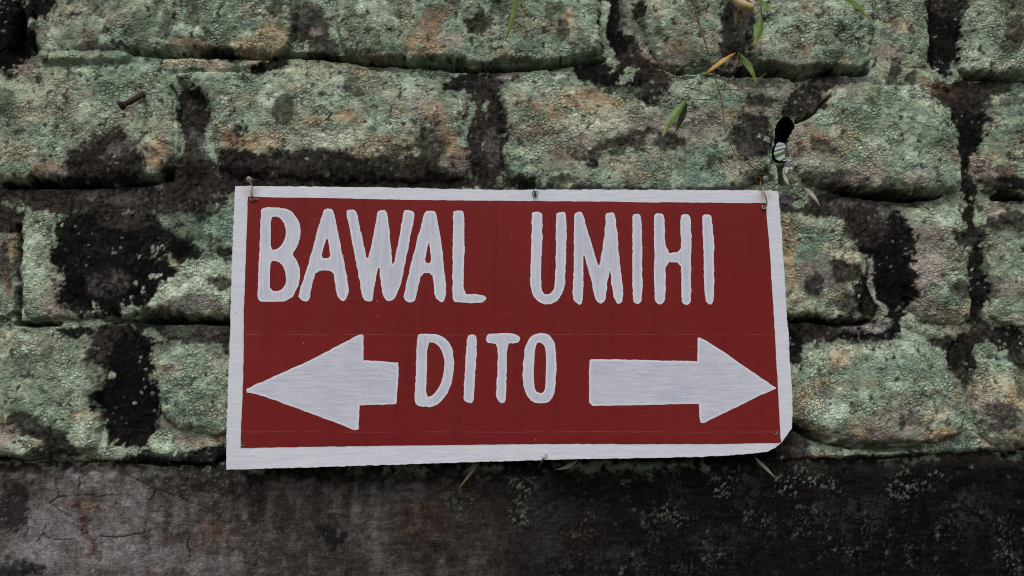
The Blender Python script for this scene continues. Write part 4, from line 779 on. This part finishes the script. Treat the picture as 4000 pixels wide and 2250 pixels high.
def paint_film(name, outline, holes, out, mat, parent, rise=.00009, pitch=.0035, edgeattr=True):
    """a brushed-on coat of paint: a thin film with raised body, pinned to the board at its edge"""
    tr = lambda lp: [(P(x, y, out).x, P(x, y, out).z) for x, y in lp]
    o2 = tr(outline); h2 = [tr(h_) for h_ in holes]
    x0, x1, z0, z1 = bounds(o2)
    gx, gz = np.meshgrid(np.arange(x0, x1, pitch), np.arange(z0, z1, pitch)); gx = gx.ravel() + (np.random.RandomState(1).rand(gx.size) - .5) * pitch * .5; gz = gz.ravel() + (np.random.RandomState(2).rand(gz.size) - .5) * pitch * .5
    dd = poly_sdf(gx, gz, o2)
    for h_ in h2: dd = np.minimum(dd, -poly_sdf(gx, gz, h_))
    k = dd > pitch * .45
    pts = [Vector((a, c_)) for a, c_ in zip(gx[k], gz[k])]
    vs2 = []; ed = []
    for lp in (o2, *h2):
        bq = len(vs2); vs2 += [Vector(p) for p in lp]; ed += [(bq + i, bq + (i + 1) % len(lp)) for i in range(len(lp))]
    r = delaunay_2d_cdt(vs2 + pts, ed, [], 0, 1e-8)
    X = np.array([p[0] for p in r[0]]); Z = np.array([p[1] for p in r[0]])
    fs = np.array([f for f in r[2] if len(f) == 3])
    cx = X[fs].mean(1); cz = Z[fs].mean(1)
    ok = poly_sdf(cx, cz, o2) > 0
    for h_ in h2: ok &= poly_sdf(cx, cz, h_) < 0
    fs = fs[ok]
    ed_ = poly_sdf(X, Z, o2)
    for h_ in h2: ed_ = np.minimum(ed_, -poly_sdf(X, Z, h_))
    ed_ = np.maximum(ed_, 0)
    a = (X[fs[:, 1]] - X[fs[:, 0]]) * (Z[fs[:, 2]] - Z[fs[:, 0]]) - (X[fs[:, 2]] - X[fs[:, 0]]) * (Z[fs[:, 1]] - Z[fs[:, 0]])
    fs[a < 0] = fs[a < 0][:, ::-1]
    y = -(out + rise * sstep(0, .0016, ed_))
    o = mesh_np(name, np.c_[X, y, Z], fs, mat, None, {'edge': ed_})
    return adopt(o, parent)
rp = jag(RED, 9, 1.6, 22)
adopt_red = paint_film('red_panel', rp, [ring_px(*e) for e in EYE], OUT + .0004, M_RED, SIGN, .0005, .012)
for e in EYE:   # worn rim of each drilled hole
    a = ring_px(e[0], e[1], e[2] + 1.8, 14); bq = ring_px(e[0], e[1], e[2] - .4, 14); nn = 14
    vv = [P(x, y, OUT + .0013) for x, y in a] + [P(x, y, OUT + .0013) for x, y in bq] + [P(x, y, OUT - .006) for x, y in bq]
    ff = [(i, (i + 1) % nn, nn + (i + 1) % nn, nn + i) for i in range(nn)] + [(nn + i, nn + (i + 1) % nn, 2 * nn + (i + 1) % nn, 2 * nn + i) for i in range(nn)]
    adopt(mesh_py('hole_rim', vv, ff, M_RWIRE), SIGN)
def tr3(l): return [(880 + x / 2.634, 680 + y / 2.634) for x, y in l]
def tr4(l): return [(1500 + x / 2.634, 700 + y / 2.634) for x, y in l]
def tr5(l): return [(2000 + x / 2.634, 700 + y / 2.634) for x, y in l]
def tr6(l): return [(880 + x / 2.415, 1250 + y / 2.415) for x, y in l]
def tr7(l): return [(1500 + x / 2.415, 1250 + y / 2.415) for x, y in l]
def tr8(l): return [(2250 + x / 2.4156, 1250 + y / 2.4156) for x, y in l]
LET = [
 ('B', tr3([(365,400),(375,362),(400,343),(480,342),(560,346),(640,362),(700,400),(745,460),(772,530),(776,590),(765,680),(735,760),(685,825),(735,885),(762,950),(770,1010),(765,1090),(745,1170),(700,1250),(620,1312),(500,1315),(360,1313),(332,1280),(335,1180),(342,1000),(350,800),(360,600)]),
  [tr3([(468,440),(545,437),(590,480),(625,560),(622,640),(595,710),(540,775),(465,782),(466,600)]), tr3([(463,892),(545,898),(590,935),(620,1010),(628,1090),(612,1150),(570,1202),(457,1203),(460,1050)])]),
 ('A', tr3([(1020,365),(1035,352),(1098,356),(1112,375),(1145,540),(1180,700),(1235,960),(1272,1190),(1262,1250),(1225,1310),(1185,1300),(1145,1240),(1128,1120),(1112,992),(935,997),(905,1090),(875,1230),(860,1298),(820,1318),(755,1275),(757,1220),(830,1010),(900,770),(960,530),(1000,410)]),
  [tr3([(1050,640),(1070,760),(1085,862),(985,866),(1010,760)])]),
 ('W', tr3([(1243,385),(1262,370),(1325,364),(1352,400),(1375,500),(1420,710),(1462,905),(1500,740),(1540,560),(1558,420),(1575,378),(1620,368),(1655,378),(1670,420),(1690,600),(1705,780),(1725,975),(1783,693),(1808,553),(1833,378),(1863,371),(1928,378),(1947,408),(1938,483),(1883,753),(1823,1063),(1783,1203),(1743,1283),(1693,1309),(1650,1298),(1618,1243),(1597,1080),(1578,925),(1545,1090),(1530,1180),(1520,1280),(1500,1310),(1440,1305),(1405,1250),(1380,1080),(1340,870),(1300,680),(1260,480)]), []),
 ('A', tr4([(420,342),(435,326),(515,325),(532,342),(560,480),(600,720),(625,960),(642,1150),(630,1220),(612,1265),(575,1262),(525,1210),(512,1090),(498,967),(385,965),(355,1100),(320,1240),(300,1265),(255,1270),(205,1240),(203,1190),(250,990),(320,700),(380,480),(408,380)]),
  [tr4([(462,635),(478,750),(488,865),(415,860),(440,740)])]),
 ('L', tr4([(712,345),(725,328),(765,323),(812,330),(824,350),(828,500),(830,640),(824,850),(820,1000),(822,1180),(920,1185),(1010,1190),(1052,1215),(1050,1240),(1010,1273),(900,1275),(740,1270),(710,1250),(705,1180),(706,950),(708,700),(710,500)]), []),
 ('U', tr5([(200,360),(215,340),(255,332),(300,345),(312,375),(315,640),(300,840),(303,1130),(325,1175),(370,1190),(415,1160),(440,1090),(447,930),(450,780),(453,570),(455,360),(465,345),(530,335),(550,345),(562,430),(560,650),(553,870),(545,1080),(525,1170),(480,1240),(420,1280),(350,1290),(280,1270),(215,1200),(190,1120),(187,1030),(195,720),(205,500)]), []),
 ('M', tr5([(640,370),(655,342),(710,332),(735,370),(790,580),(850,760),(893,925),(920,780),(950,580),(965,400),(962,365),(975,345),(1050,342),(1063,375),(1085,560),(1100,780),(1130,1050),(1143,1180),(1142,1250),(1110,1283),(1075,1275),(1045,1210),(1025,1080),(1008,910),(990,1010),(970,1150),(965,1240),(920,1285),(880,1265),(850,1200),(820,1060),(775,890),(735,750),(735,900),(732,1220),(705,1293),(665,1280),(620,1225),(628,1100),(638,800),(636,560)]), []),
 ('I', tr5([(1238,380),(1255,360),(1290,355),(1325,365),(1333,420),(1338,640),(1340,940),(1342,1240),(1310,1285),(1270,1280),(1242,1245),(1238,1000),(1240,600)]), []),
 ('H', tr5([(1462,380),(1475,355),(1520,350),(1555,357),(1570,400),(1577,760),(1740,752),(1737,580),(1732,400),(1745,362),(1790,357),(1825,365),(1835,420),(1848,640),(1840,900),(1845,1240),(1820,1290),(1780,1293),(1745,1250),(1742,1050),(1740,855),(1577,855),(1582,1060),(1575,1240),(1545,1283),(1510,1287),(1467,1250),(1462,1000),(1465,780),(1462,600)]), []),
 ('I', tr5([(1960,385),(1975,362),(2010,360),(2050,378),(2065,480),(2080,640),(2078,900),(2083,1210),(2060,1285),(2030,1292),(1985,1245),(1975,1000),(1970,700),(1958,500)]), []),
 ('D', tr7([(315,150),(330,135),(400,130),(500,135),(570,165),(620,220),(650,290),(665,420),(640,590),(590,710),(520,790),(460,815),(435,825),(410,815),(320,813),(290,785),(288,730),(300,560),(305,330)]),
  [tr7([(408,212),(470,213),(520,245),(555,310),(573,390),(560,520),(530,620),(465,710),(395,730),(403,500)])]),
 ('I', tr7([(785,155),(800,135),(855,137),(875,165),(872,330),(860,520),(852,700),(845,760),(815,785),(780,775),(750,755),(752,660),(765,450),(778,250)]), []),
 ('T', tr7([(960,180),(975,140),(1010,128),(1100,126),(1200,125),(1255,140),(1285,170),(1275,205),(1230,220),(1163,222),(1158,400),(1152,700),(1145,770),(1115,790),(1080,775),(1055,710),(1062,600),(1072,400),(1072,225),(1000,222),(970,205)]), []),
 ('O', tr7([(1475,117),(1540,130),(1590,175),(1618,250),(1628,380),(1620,560),(1612,680),(1580,755),(1530,785),(1470,792),(1400,770),(1345,715),(1315,620),(1308,480),(1325,290),(1345,210),(1390,145)]),
  [tr7([(1460,207),(1500,225),(1525,270),(1530,400),(1522,640),(1500,685),(1460,690),(1425,665),(1412,580),(1415,400),(1425,270),(1440,225)])]),
]
for i, (ch, o_, hs) in enumerate(LET):
    lo = paint_film('letter', jag(chaikin(o_, 1), 20 + i * 7, 2.3, 4), [jag(chaikin(h_, 1), 60 + i, 1.3, 5) for h_ in hs], OUT + .0010, M_LET, SIGN)
    tag(lo, 'white painted letter %s' % ch)
ARL = tr6([(200,650),(260,622),(500,515),(800,380),(1000,275),(1200,170),(1270,137),(1300,138),(1305,160),(1303,382),(1450,388),(1632,402),(1635,520),(1622,700),(1612,795),(1450,798),(1267,803),(1262,900),(1258,1030),(1235,1038),(1190,1028),(1100,990),(800,880),(500,768),(300,700),(205,682)])
ARR = tr8([(125,385),(140,370),(400,372),(800,382),(1145,388),(1146,280),(1148,170),(1165,165),(1210,185),(1400,305),(1600,445),(1760,555),(1885,640),(1885,650),(1700,730),(1500,830),(1300,925),(1205,975),(1172,972),(1165,880),(1158,793),(1000,793),(600,803),(300,808),(155,808),(125,780),(122,600)])
tag(paint_film('arrow', jag(ARL, 201, 1.6, 6), [], OUT + .0010, M_ARR, SIGN), 'white painted arrow pointing left')
tag(paint_film('arrow', jag(ARR, 211, 1.6, 6), [], OUT + .0010, M_ARR, SIGN), 'white painted arrow pointing right')

# ------------------------------------------------------------------ tubes, nails, wires
def tube(name, pts, rads, mat, parent=None, seg=8, cap=True, smooth_n=0):
    pts = [Vector(p) for p in pts]
    if not isinstance(rads, (list, tuple)): rads = [rads] * len(pts)
    if smooth_n:
        q4 = chaikin([(*p, r) for p, r in zip(pts, rads)], 0)
        z = [(p.x, p.y, p.z, r) for p, r in zip(pts, rads)]
        for _ in range(smooth_n):
            o = [z[0]]
            for a, bq in zip(z[:-1], z[1:]):
                o.append(tuple(.75 * x + .25 * y for x, y in zip(a, bq))); o.append(tuple(.25 * x + .75 * y for x, y in zip(a, bq)))
            o.append(z[-1]); z = o
        pts = [Vector(t[:3]) for t in z]; rads = [t[3] for t in z]
    vv = []; ff = []; up = Vector((0, -1, 0.2)).normalized()
    for i, p in enumerate(pts):
        tng = (pts[min(i + 1, len(pts) - 1)] - pts[max(i - 1, 0)]).normalized()
        a = tng.cross(up)
        if a.length < 1e-3: a = tng.cross(Vector((1, 0, 0)))
        a.normalize(); bq = tng.cross(a).normalized()
        for k in range(seg):
            t = k / seg * 6.28318; vv.append(p + (a * math.cos(t) + bq * math.sin(t)) * rads[i])
    for i in range(len(pts) - 1):
        for k in range(seg):
            ff.append((i * seg + k, i * seg + (k + 1) % seg, (i + 1) * seg + (k + 1) % seg, (i + 1) * seg + k))
    if cap: ff.append(tuple(reversed(range(seg)))); ff.append(tuple((len(pts) - 1) * seg + k for k in range(seg)))
    o = mesh_py(name, vv, ff, mat)
    return adopt(o, parent) if parent else o
def nail(head, root, r_head, r_sh, mh, ms, label, group=None, flare=False):
    e = empty('nail', root); dirv = (head - root).normalized()
    tube('shank', [root, root.lerp(head, .5), head - dirv * .0005], [r_sh, r_sh, r_sh], ms, e, 10)
    if flare: tube('head', [head - dirv * .004, head - dirv * .0015, head], [r_sh * 1.05, r_head * .9, r_head], mh, e, 14)
    else: tube('head', [head - dirv * .0012, head - dirv * .0010, head, head + dirv * .0003], [r_head * .8, r_head, r_head, r_head * .8], mh, e, 18)
    tag(e, label, 'nail', group); return e
nail(P(973, 700, .042), P(977, 708, -.005), .0042, .0024, M_STEEL, M_RUST, 'pale nail head in rusty wire above the left corner of the sign', 'nails holding the sign')
nail(P(2991, 697, .044), P(2955, 702, -.005), .0042, .0027, M_STEEL, M_RUST, 'pale nail with rusty shank above the right corner of the sign', 'nails holding the sign')
nail(P(2127, 1783, .060), P(2100, 1830, -.005), .0044, .0021, M_STEEL, M_STEEL, 'steel nail supporting the lower edge of the sign', 'nails holding the sign')
e = empty('nail', P(548, 374, .02)); tag(e, 'bent rusty nail sticking out of the stone at upper left', 'nail')
tube('shank', [P(556, 366, .015), P(545, 376, .036), P(525, 388, .044), P(505, 398, .050), P(486, 407, .056)], [.0040, .0042, .0042, .0042, .0042], M_DKIRON, e, 12, True, 1)
tube('head', [P(487, 406, .0555), P(478, 411, .058), P(474, 413, .0592)], [.0042, .0062, .0072], M_DKIRON, e, 14)
e = empty('hanging_wire', P(980, 715, .045)); tag(e, 'short wire tying the left corner of the sign to its nail', 'wire', 'wires holding the sign')
tube('strand', [P(985, 775, .040), P(984, 768, .052), P(980, 752, .054), P(980, 738, .053), P(983, 728, .050), P(981, 718, .043), P(975, 710, .036)], .0011, M_WIRE, e, 7, True, 2)
tube('loose_end', [P(977, 774, .0485), P(978, 781, .0488), P(985, 783, .0488), P(992, 780, .0488), P(996, 776, .049), P(1003, 775, .049), P(1010, 780, .0485)], .0008, M_RWIRE, e, 6, True, 2)
lp = []
for k in range(34):
    t = k / 33 * 4.6 * math.pi; rr = 12 + 2.2 * math.sin(t * .7) + k * .12
    lp.append(P(974 + rr * 1.15 * math.cos(t), 705 + rr * .62 * math.sin(t), .020 + .012 * k / 33))
lp.append(P(1002, 700, .03)); lp.append(P(1012, 707, .022))
tube('rusty_coil', lp, .0010, M_RUST, e, 6)
e = empty('hanging_wire', P(2985, 730, .045)); tag(e, 'curved wire tying the right corner of the sign to its nail', 'wire', 'wires holding the sign')
tube('strand', [P(2970, 712, .030), P(2972, 725, .042), P(2979, 738, .050), P(2984, 748, .0535), P(2990, 768, .054), P(2996, 790, .0525), P(2994, 806, .051), P(2986, 815, .0495), P(2979, 816, .049), P(2977, 808, .0488), P(2981, 803, .0488)], .0011, M_WIRE, e, 7, True, 2)
lp = []
for k in range(22):
    t = k / 21 * 3.0 * math.pi; lp.append(P(2968 - 8 * k / 21 + 11 * math.cos(t), 702 + 12 * math.sin(t), .022 + .010 * k / 21))
tube('rusty_coil', lp, .0010, M_RUST, e, 6)

# ------------------------------------------------------------------ insect on the white edge
e = empty('insect', P(2090, 756, OUT)); tag(e, 'tiny black long-legged insect on the white upper edge of the sign', 'insect')
tube('body', [P(2088, 746, .0485), P(2089, 749, .0492), P(2090, 754, .0490), P(2091, 760, .0490), P(2091, 766, .0485), P(2091, 769, .048)], [.0006, .0014, .0010, .0016, .0014, .0004], M_BUG, e, 10, True, 1)
for sx, pts in enumerate(([(2088,750),(2082,748),(2078,758)],[(2089,753),(2083,755),(2080,764)],[(2090,756),(2086,762),(2084,769)],[(2089,749),(2097,747),(2103,746)],[(2090,752),(2097,751),(2101,758)],[(2091,757),(2096,762),(2099,769)],[(2087,746),(2084,743),(2083,740)])):
    tube('leg', [P(pts[0][0], pts[0][1], .0488), P(pts[1][0], pts[1][1], .0505), P(pts[2][0], pts[2][1], .0464)], .00045, M_BUG, e, 5)

# ------------------------------------------------------------------ leaves and twigs
def blade(name, a, b, wid, mat, parent, sag=Vector((0, 0, 0)), fold=.35, face=Vector((0, -1, .3)), n=14, wpos=.35, thick=.0002):
    """lance-shaped leaf from a to b: curved spine, folded along its midrib"""
    a = Vector(a); b = Vector(b); vv = []; al = []; ac = []
    tng = (b - a).normalized(); side = tng.cross(face).normalized(); nor = side.cross(tng).normalized()
    for i in range(n + 1):
        t = i / n; p = a.lerp(b, t) + sag * (4 * t * (1 - t))
        ww = wid * .5 * (min(1, (t / wpos)) ** .6 if t < wpos else max(0, 1 - ((t - wpos) / (1 - wpos)) ** 1.7)) + .00015
        for k, s in enumerate((-1, -.5, 0, .5, 1)):
            vv.append(p + side * ww * s + nor * (abs(s) * ww * fold) * -1 + nor * .0006 * math.sin(t * 9 + s * 3)); al.append(t); ac.append(s)
    m = len(vv)
    vv += [p - nor * thick for p in vv]; al += al; ac += ac
    ff = []
    for i in range(n):
        for k in range(4):
            q = (i * 5 + k, i * 5 + k + 1, i * 5 + k + 6, i * 5 + k + 5); ff.append(q); ff.append(tuple(m + j for j in reversed(q)))
    o = mesh_py(name, vv, ff, mat)
    for an, av in (('along', al), ('across', ac)):
        at = o.data.attributes.new(an, 'FLOAT', 'POINT'); at.data.foreach_set('value', av)
    return adopt(o, parent) if parent else o
BO = .055
br = empty('bamboo_branch', P(2700, -330, .05))
tag(br, 'thin hanging bamboo twig with sparse leaves crossing the upper right stones', 'branch', 'bamboo twigs hanging from above')
tube('stem', [P(2690, -330, .03), P(2700, -150, .06), P(2708, -20, .06), P(2718, 50, .058), P(2740, 120, .058), P(2765, 200, .058), P(2788, 280, .057), P(2806, 345, .056), P(2820, 400, .056), P(2828, 460, .055), P(2832, 512, .055)],
     [.0018, .0018, .0017, .0016, .0014, .0014, .0013, .0012, .0011, .0010, .0010], M_STEM, br, 7, True, 1)
for pts in ([(2832,512),(2850,555),(2862,585),(2872,602)],[(2872,602),(2915,635),(2975,680)],[(2806,350),(2840,347),(2885,353),(2930,328),(2996,285)],[(2836,510),(2862,478),(2860,415)],[(2685,386),(2730,388),(2790,388)],[(2815,342),(2838,312)],[(2828,346),(2836,318),(2842,316)],[(2815,415),(2845,414)],[(2812,350),(2798,372)],[(2872,290),(2876,250),(2885,205)],[(2718,30),(2760,22),(2795,0)],[(2716,22),(2690,20),(2675,0)],[(2980,-10),(2972,30),(2975,62)]):
    o = tube('twig', [P(x, y, .055 + .004 * math.sin(i * 1.7)) for i, (x, y) in enumerate(pts)], [.0009 - .0003 * i / len(pts) for i in range(len(pts))], M_STEM, br, 6)
blade('leaf', P(2684, 386, .056), P(2590, 532, .07), .0125, M_LEAF, br, Vector((-.003, 0, .001)))
blade('leaf', P(2681, 392, .053), P(2638, 516, .05), .0100, M_LEAFD, br, Vector((.002, 0, 0)), .6)
blade('leaf', P(2874, 204, .056), P(2735, 304, .068), .0070, M_LEAFO, br, Vector((.002, 0, .003)), .4)
blade('leaf', P(2890, 207, .056), P(2956, 326, .062), .0105, M_LEAF, br, Vector((.003, 0, .002)), .5)
blade('leaf', P(2974, 62, .056), P(2948, 176, .062), .0150, M_LEAF, br, Vector((.001, 0, 0)), .5)
blade('leaf', P(2968, -8, .056), P(3002, 46, .062), .0110, M_LEAF, br, Vector((.002, 0, 0)), .5)
b2 = empty('bamboo_branch', P(2010, -330, .03)); tag(b2, 'single slim green bamboo leaf hanging from the top edge near the middle', 'branch', 'bamboo twigs hanging from above')
tube('stem', [P(1990, -330, .02), P(2014, -200, .06), P(2018, -60, .062)], [.0013, .0011, .0008], M_STEM, b2, 6, True, 1)
blade('leaf', P(2018, -60, .062), P(1962, 172, .064), .0095, M_LEAF, b2, Vector((.006, 0, 0)), .5)
b3 = empty('bamboo_branch', P(3200, -330, .03)); tag(b3, 'green bamboo leaf with brown tip slanting in from the top at right', 'branch', 'bamboo twigs hanging from above')
tube('stem', [P(3150, -330, .02), P(3200, -180, .06), P(3262, -40, .062)], [.0013, .0011, .0008], M_STEM, b3, 6, True, 1)
blade('leaf', P(3262, -40, .062), P(3402, 78, .068), .0120, M_LEAF, b3, Vector((.002, 0, .004)), .4)
cu = empty('bamboo_rhizome', P(2850, -40, .02)); tag(cu, 'short straw-coloured bamboo rhizome poking over the top right stones', 'bamboo')
tube('culm', [P(2830, -60, .01), P(2862, -22, .045), P(2885, 8, .052), P(2912, 26, .054), P(2938, 33, .052)], [.007, .0075, .0078, .0075, .0070], M_CULM, cu, 14, True, 1)
for t in ((2868, -14), (2890, 14), (2912, 27)): tube('node_ring', [P(t[0] - 2, t[1] - 2, .0500), P(t[0] + 2, t[1] + 1.5, .0506)], [.0083, .0083], M_CULM, cu, 14)
for pts in ([(2885,30),(2878,60),(2882,92)],[(2900,35),(2915,60),(2920,74)],[(2876,26),(2870,55),(2862,80)]):
    tube('rootlet', [P(x, y, .035) for x, y in pts], [.0012, .0008, .0004], M_STEM, cu, 6)
blade('leaf_sheath', P(2880, 40, .04), P(2874, 98, .034), .008, M_STRAW, cu)
blade('leaf_sheath', P(2930, -20, .05), P(2950, 22, .052), .008, M_DRY, cu)
def litter(name, a, b, wid, mat, label, cat, group=None, sag=Vector((0, 0, 0)), wpos=.35):
    o = blade(name, a, b, wid, mat, None, sag, .5, wpos=wpos); tag(o, label, cat, group); return o
litter('dry_stalk', P(1876, 1800, .02), P(1788, 1913, .022), .0042, M_STRAW, 'yellow dry bamboo stalk hanging below the sign left of its nail', 'dry stalk', 'dry litter under the sign')
litter('dry_stalk', P(1862, 1806, .012), P(1832, 1838, .016), .0045, M_DRY, 'short grey-brown dry blade just behind the yellow stalk', 'dry stalk', 'dry litter under the sign')
litter('dry_leaf', P(2262, 1790, .014), P(2168, 1834, .030), .0060, M_DRY, 'curled grey-brown dry leaf under the sign right of its nail', 'dry leaf', 'dry litter under the sign', Vector((.002, 0, -.003)))
litter('dry_leaf', P(2950, 1786, .014), P(3032, 1868, .026), .0050, M_DRY, 'pale dry leaf below the rounded lower corner of the sign', 'dry leaf', 'dry litter under the sign')
dl = empty('dry_leaf', P(3080, 690, .03)); tag(dl, 'pale withered leaf on a thin stalk beside the upper right sign corner', 'dry leaf')
tube('stalk', [P(3084, 693, .030), P(3120, 712, .040), P(3150, 731, .044)], [.0009, .0008, .0007], M_STEM, dl, 6)
blade('leaf_blade', P(3140, 731, .045), P(3204, 806, .050), .0062, M_DRY, dl, Vector((.002, 0, .002)))
blade('leaf_sheath', P(3060, 672, .030), P(3084, 730, .034), .0060, M_DRY, dl)
tube('stalk', [P(3088, 724, .034), P(3128, 731, .036)], [.0008, .0005], M_STEM, dl, 5)

# crumpled clear plastic wedged in the hole
rs = np.random.RandomState(5); vv = []; ff = []
n1_, n2_ = 9, 7
for i in range(n1_):
    for j in range(n2_):
        s = i / (n1_ - 1); t = j / (n2_ - 1)
        X_ = 3074 + 42 * t - 18 * s + rs.uniform(-4, 4); Y_ = 612 + 22 * t * (1 - s) + 66 * s + rs.uniform(-4, 4)
        vv.append(P(X_, Y_, .006 + .014 * math.sin(t * 3.1) + rs.uniform(-.004, .004)))
for i in range(n1_ - 1):
    for j in range(n2_ - 1): ff.append((i * n2_ + j, i * n2_ + j + 1, (i + 1) * n2_ + j + 1, (i + 1) * n2_ + j))
o = mesh_py('plastic_scrap', vv, ff, M_PLASTIC, smooth=False)
tag(o, 'crumpled clear plastic scrap wedged in the gap through the wall', 'plastic')

# palm frond seen through the gap
pf = empty('palm_frond', P(3050, 600, -1.3)); tag(pf, 'bright green palm frond seen through the gap in the wall', 'palm frond')
tube('rachis', [P(2700, 700, -1.35), P(3000, 690, -1.30), P(3300, 660, -1.25), P(3600, 600, -1.2)], [.012, .011, .009, .006], M_LEAF, pf, 8)
for k in range(16):
    a = P(2760 + k * 52, 700 - k * 5, -1.33 + k * .008); 
    b = P(2760 + k * 52 + 330, 560 - k * 9 + (k % 3) * 14, -1.05 - (k % 4) * .06)
    blade('leaflet', a, b, .013, M_PALM, pf, Vector((0, 0, .02)), .3, Vector((0, -1, .6)))
    b = P(2760 + k * 52 + 330, 790 - k * 7 + (k % 3) * 12, -1.15 - (k % 4) * .05)
    blade('leaflet', a, b, .013, M_PALM, pf, Vector((0, 0, .02)), .3, Vector((0, -1, .6)))
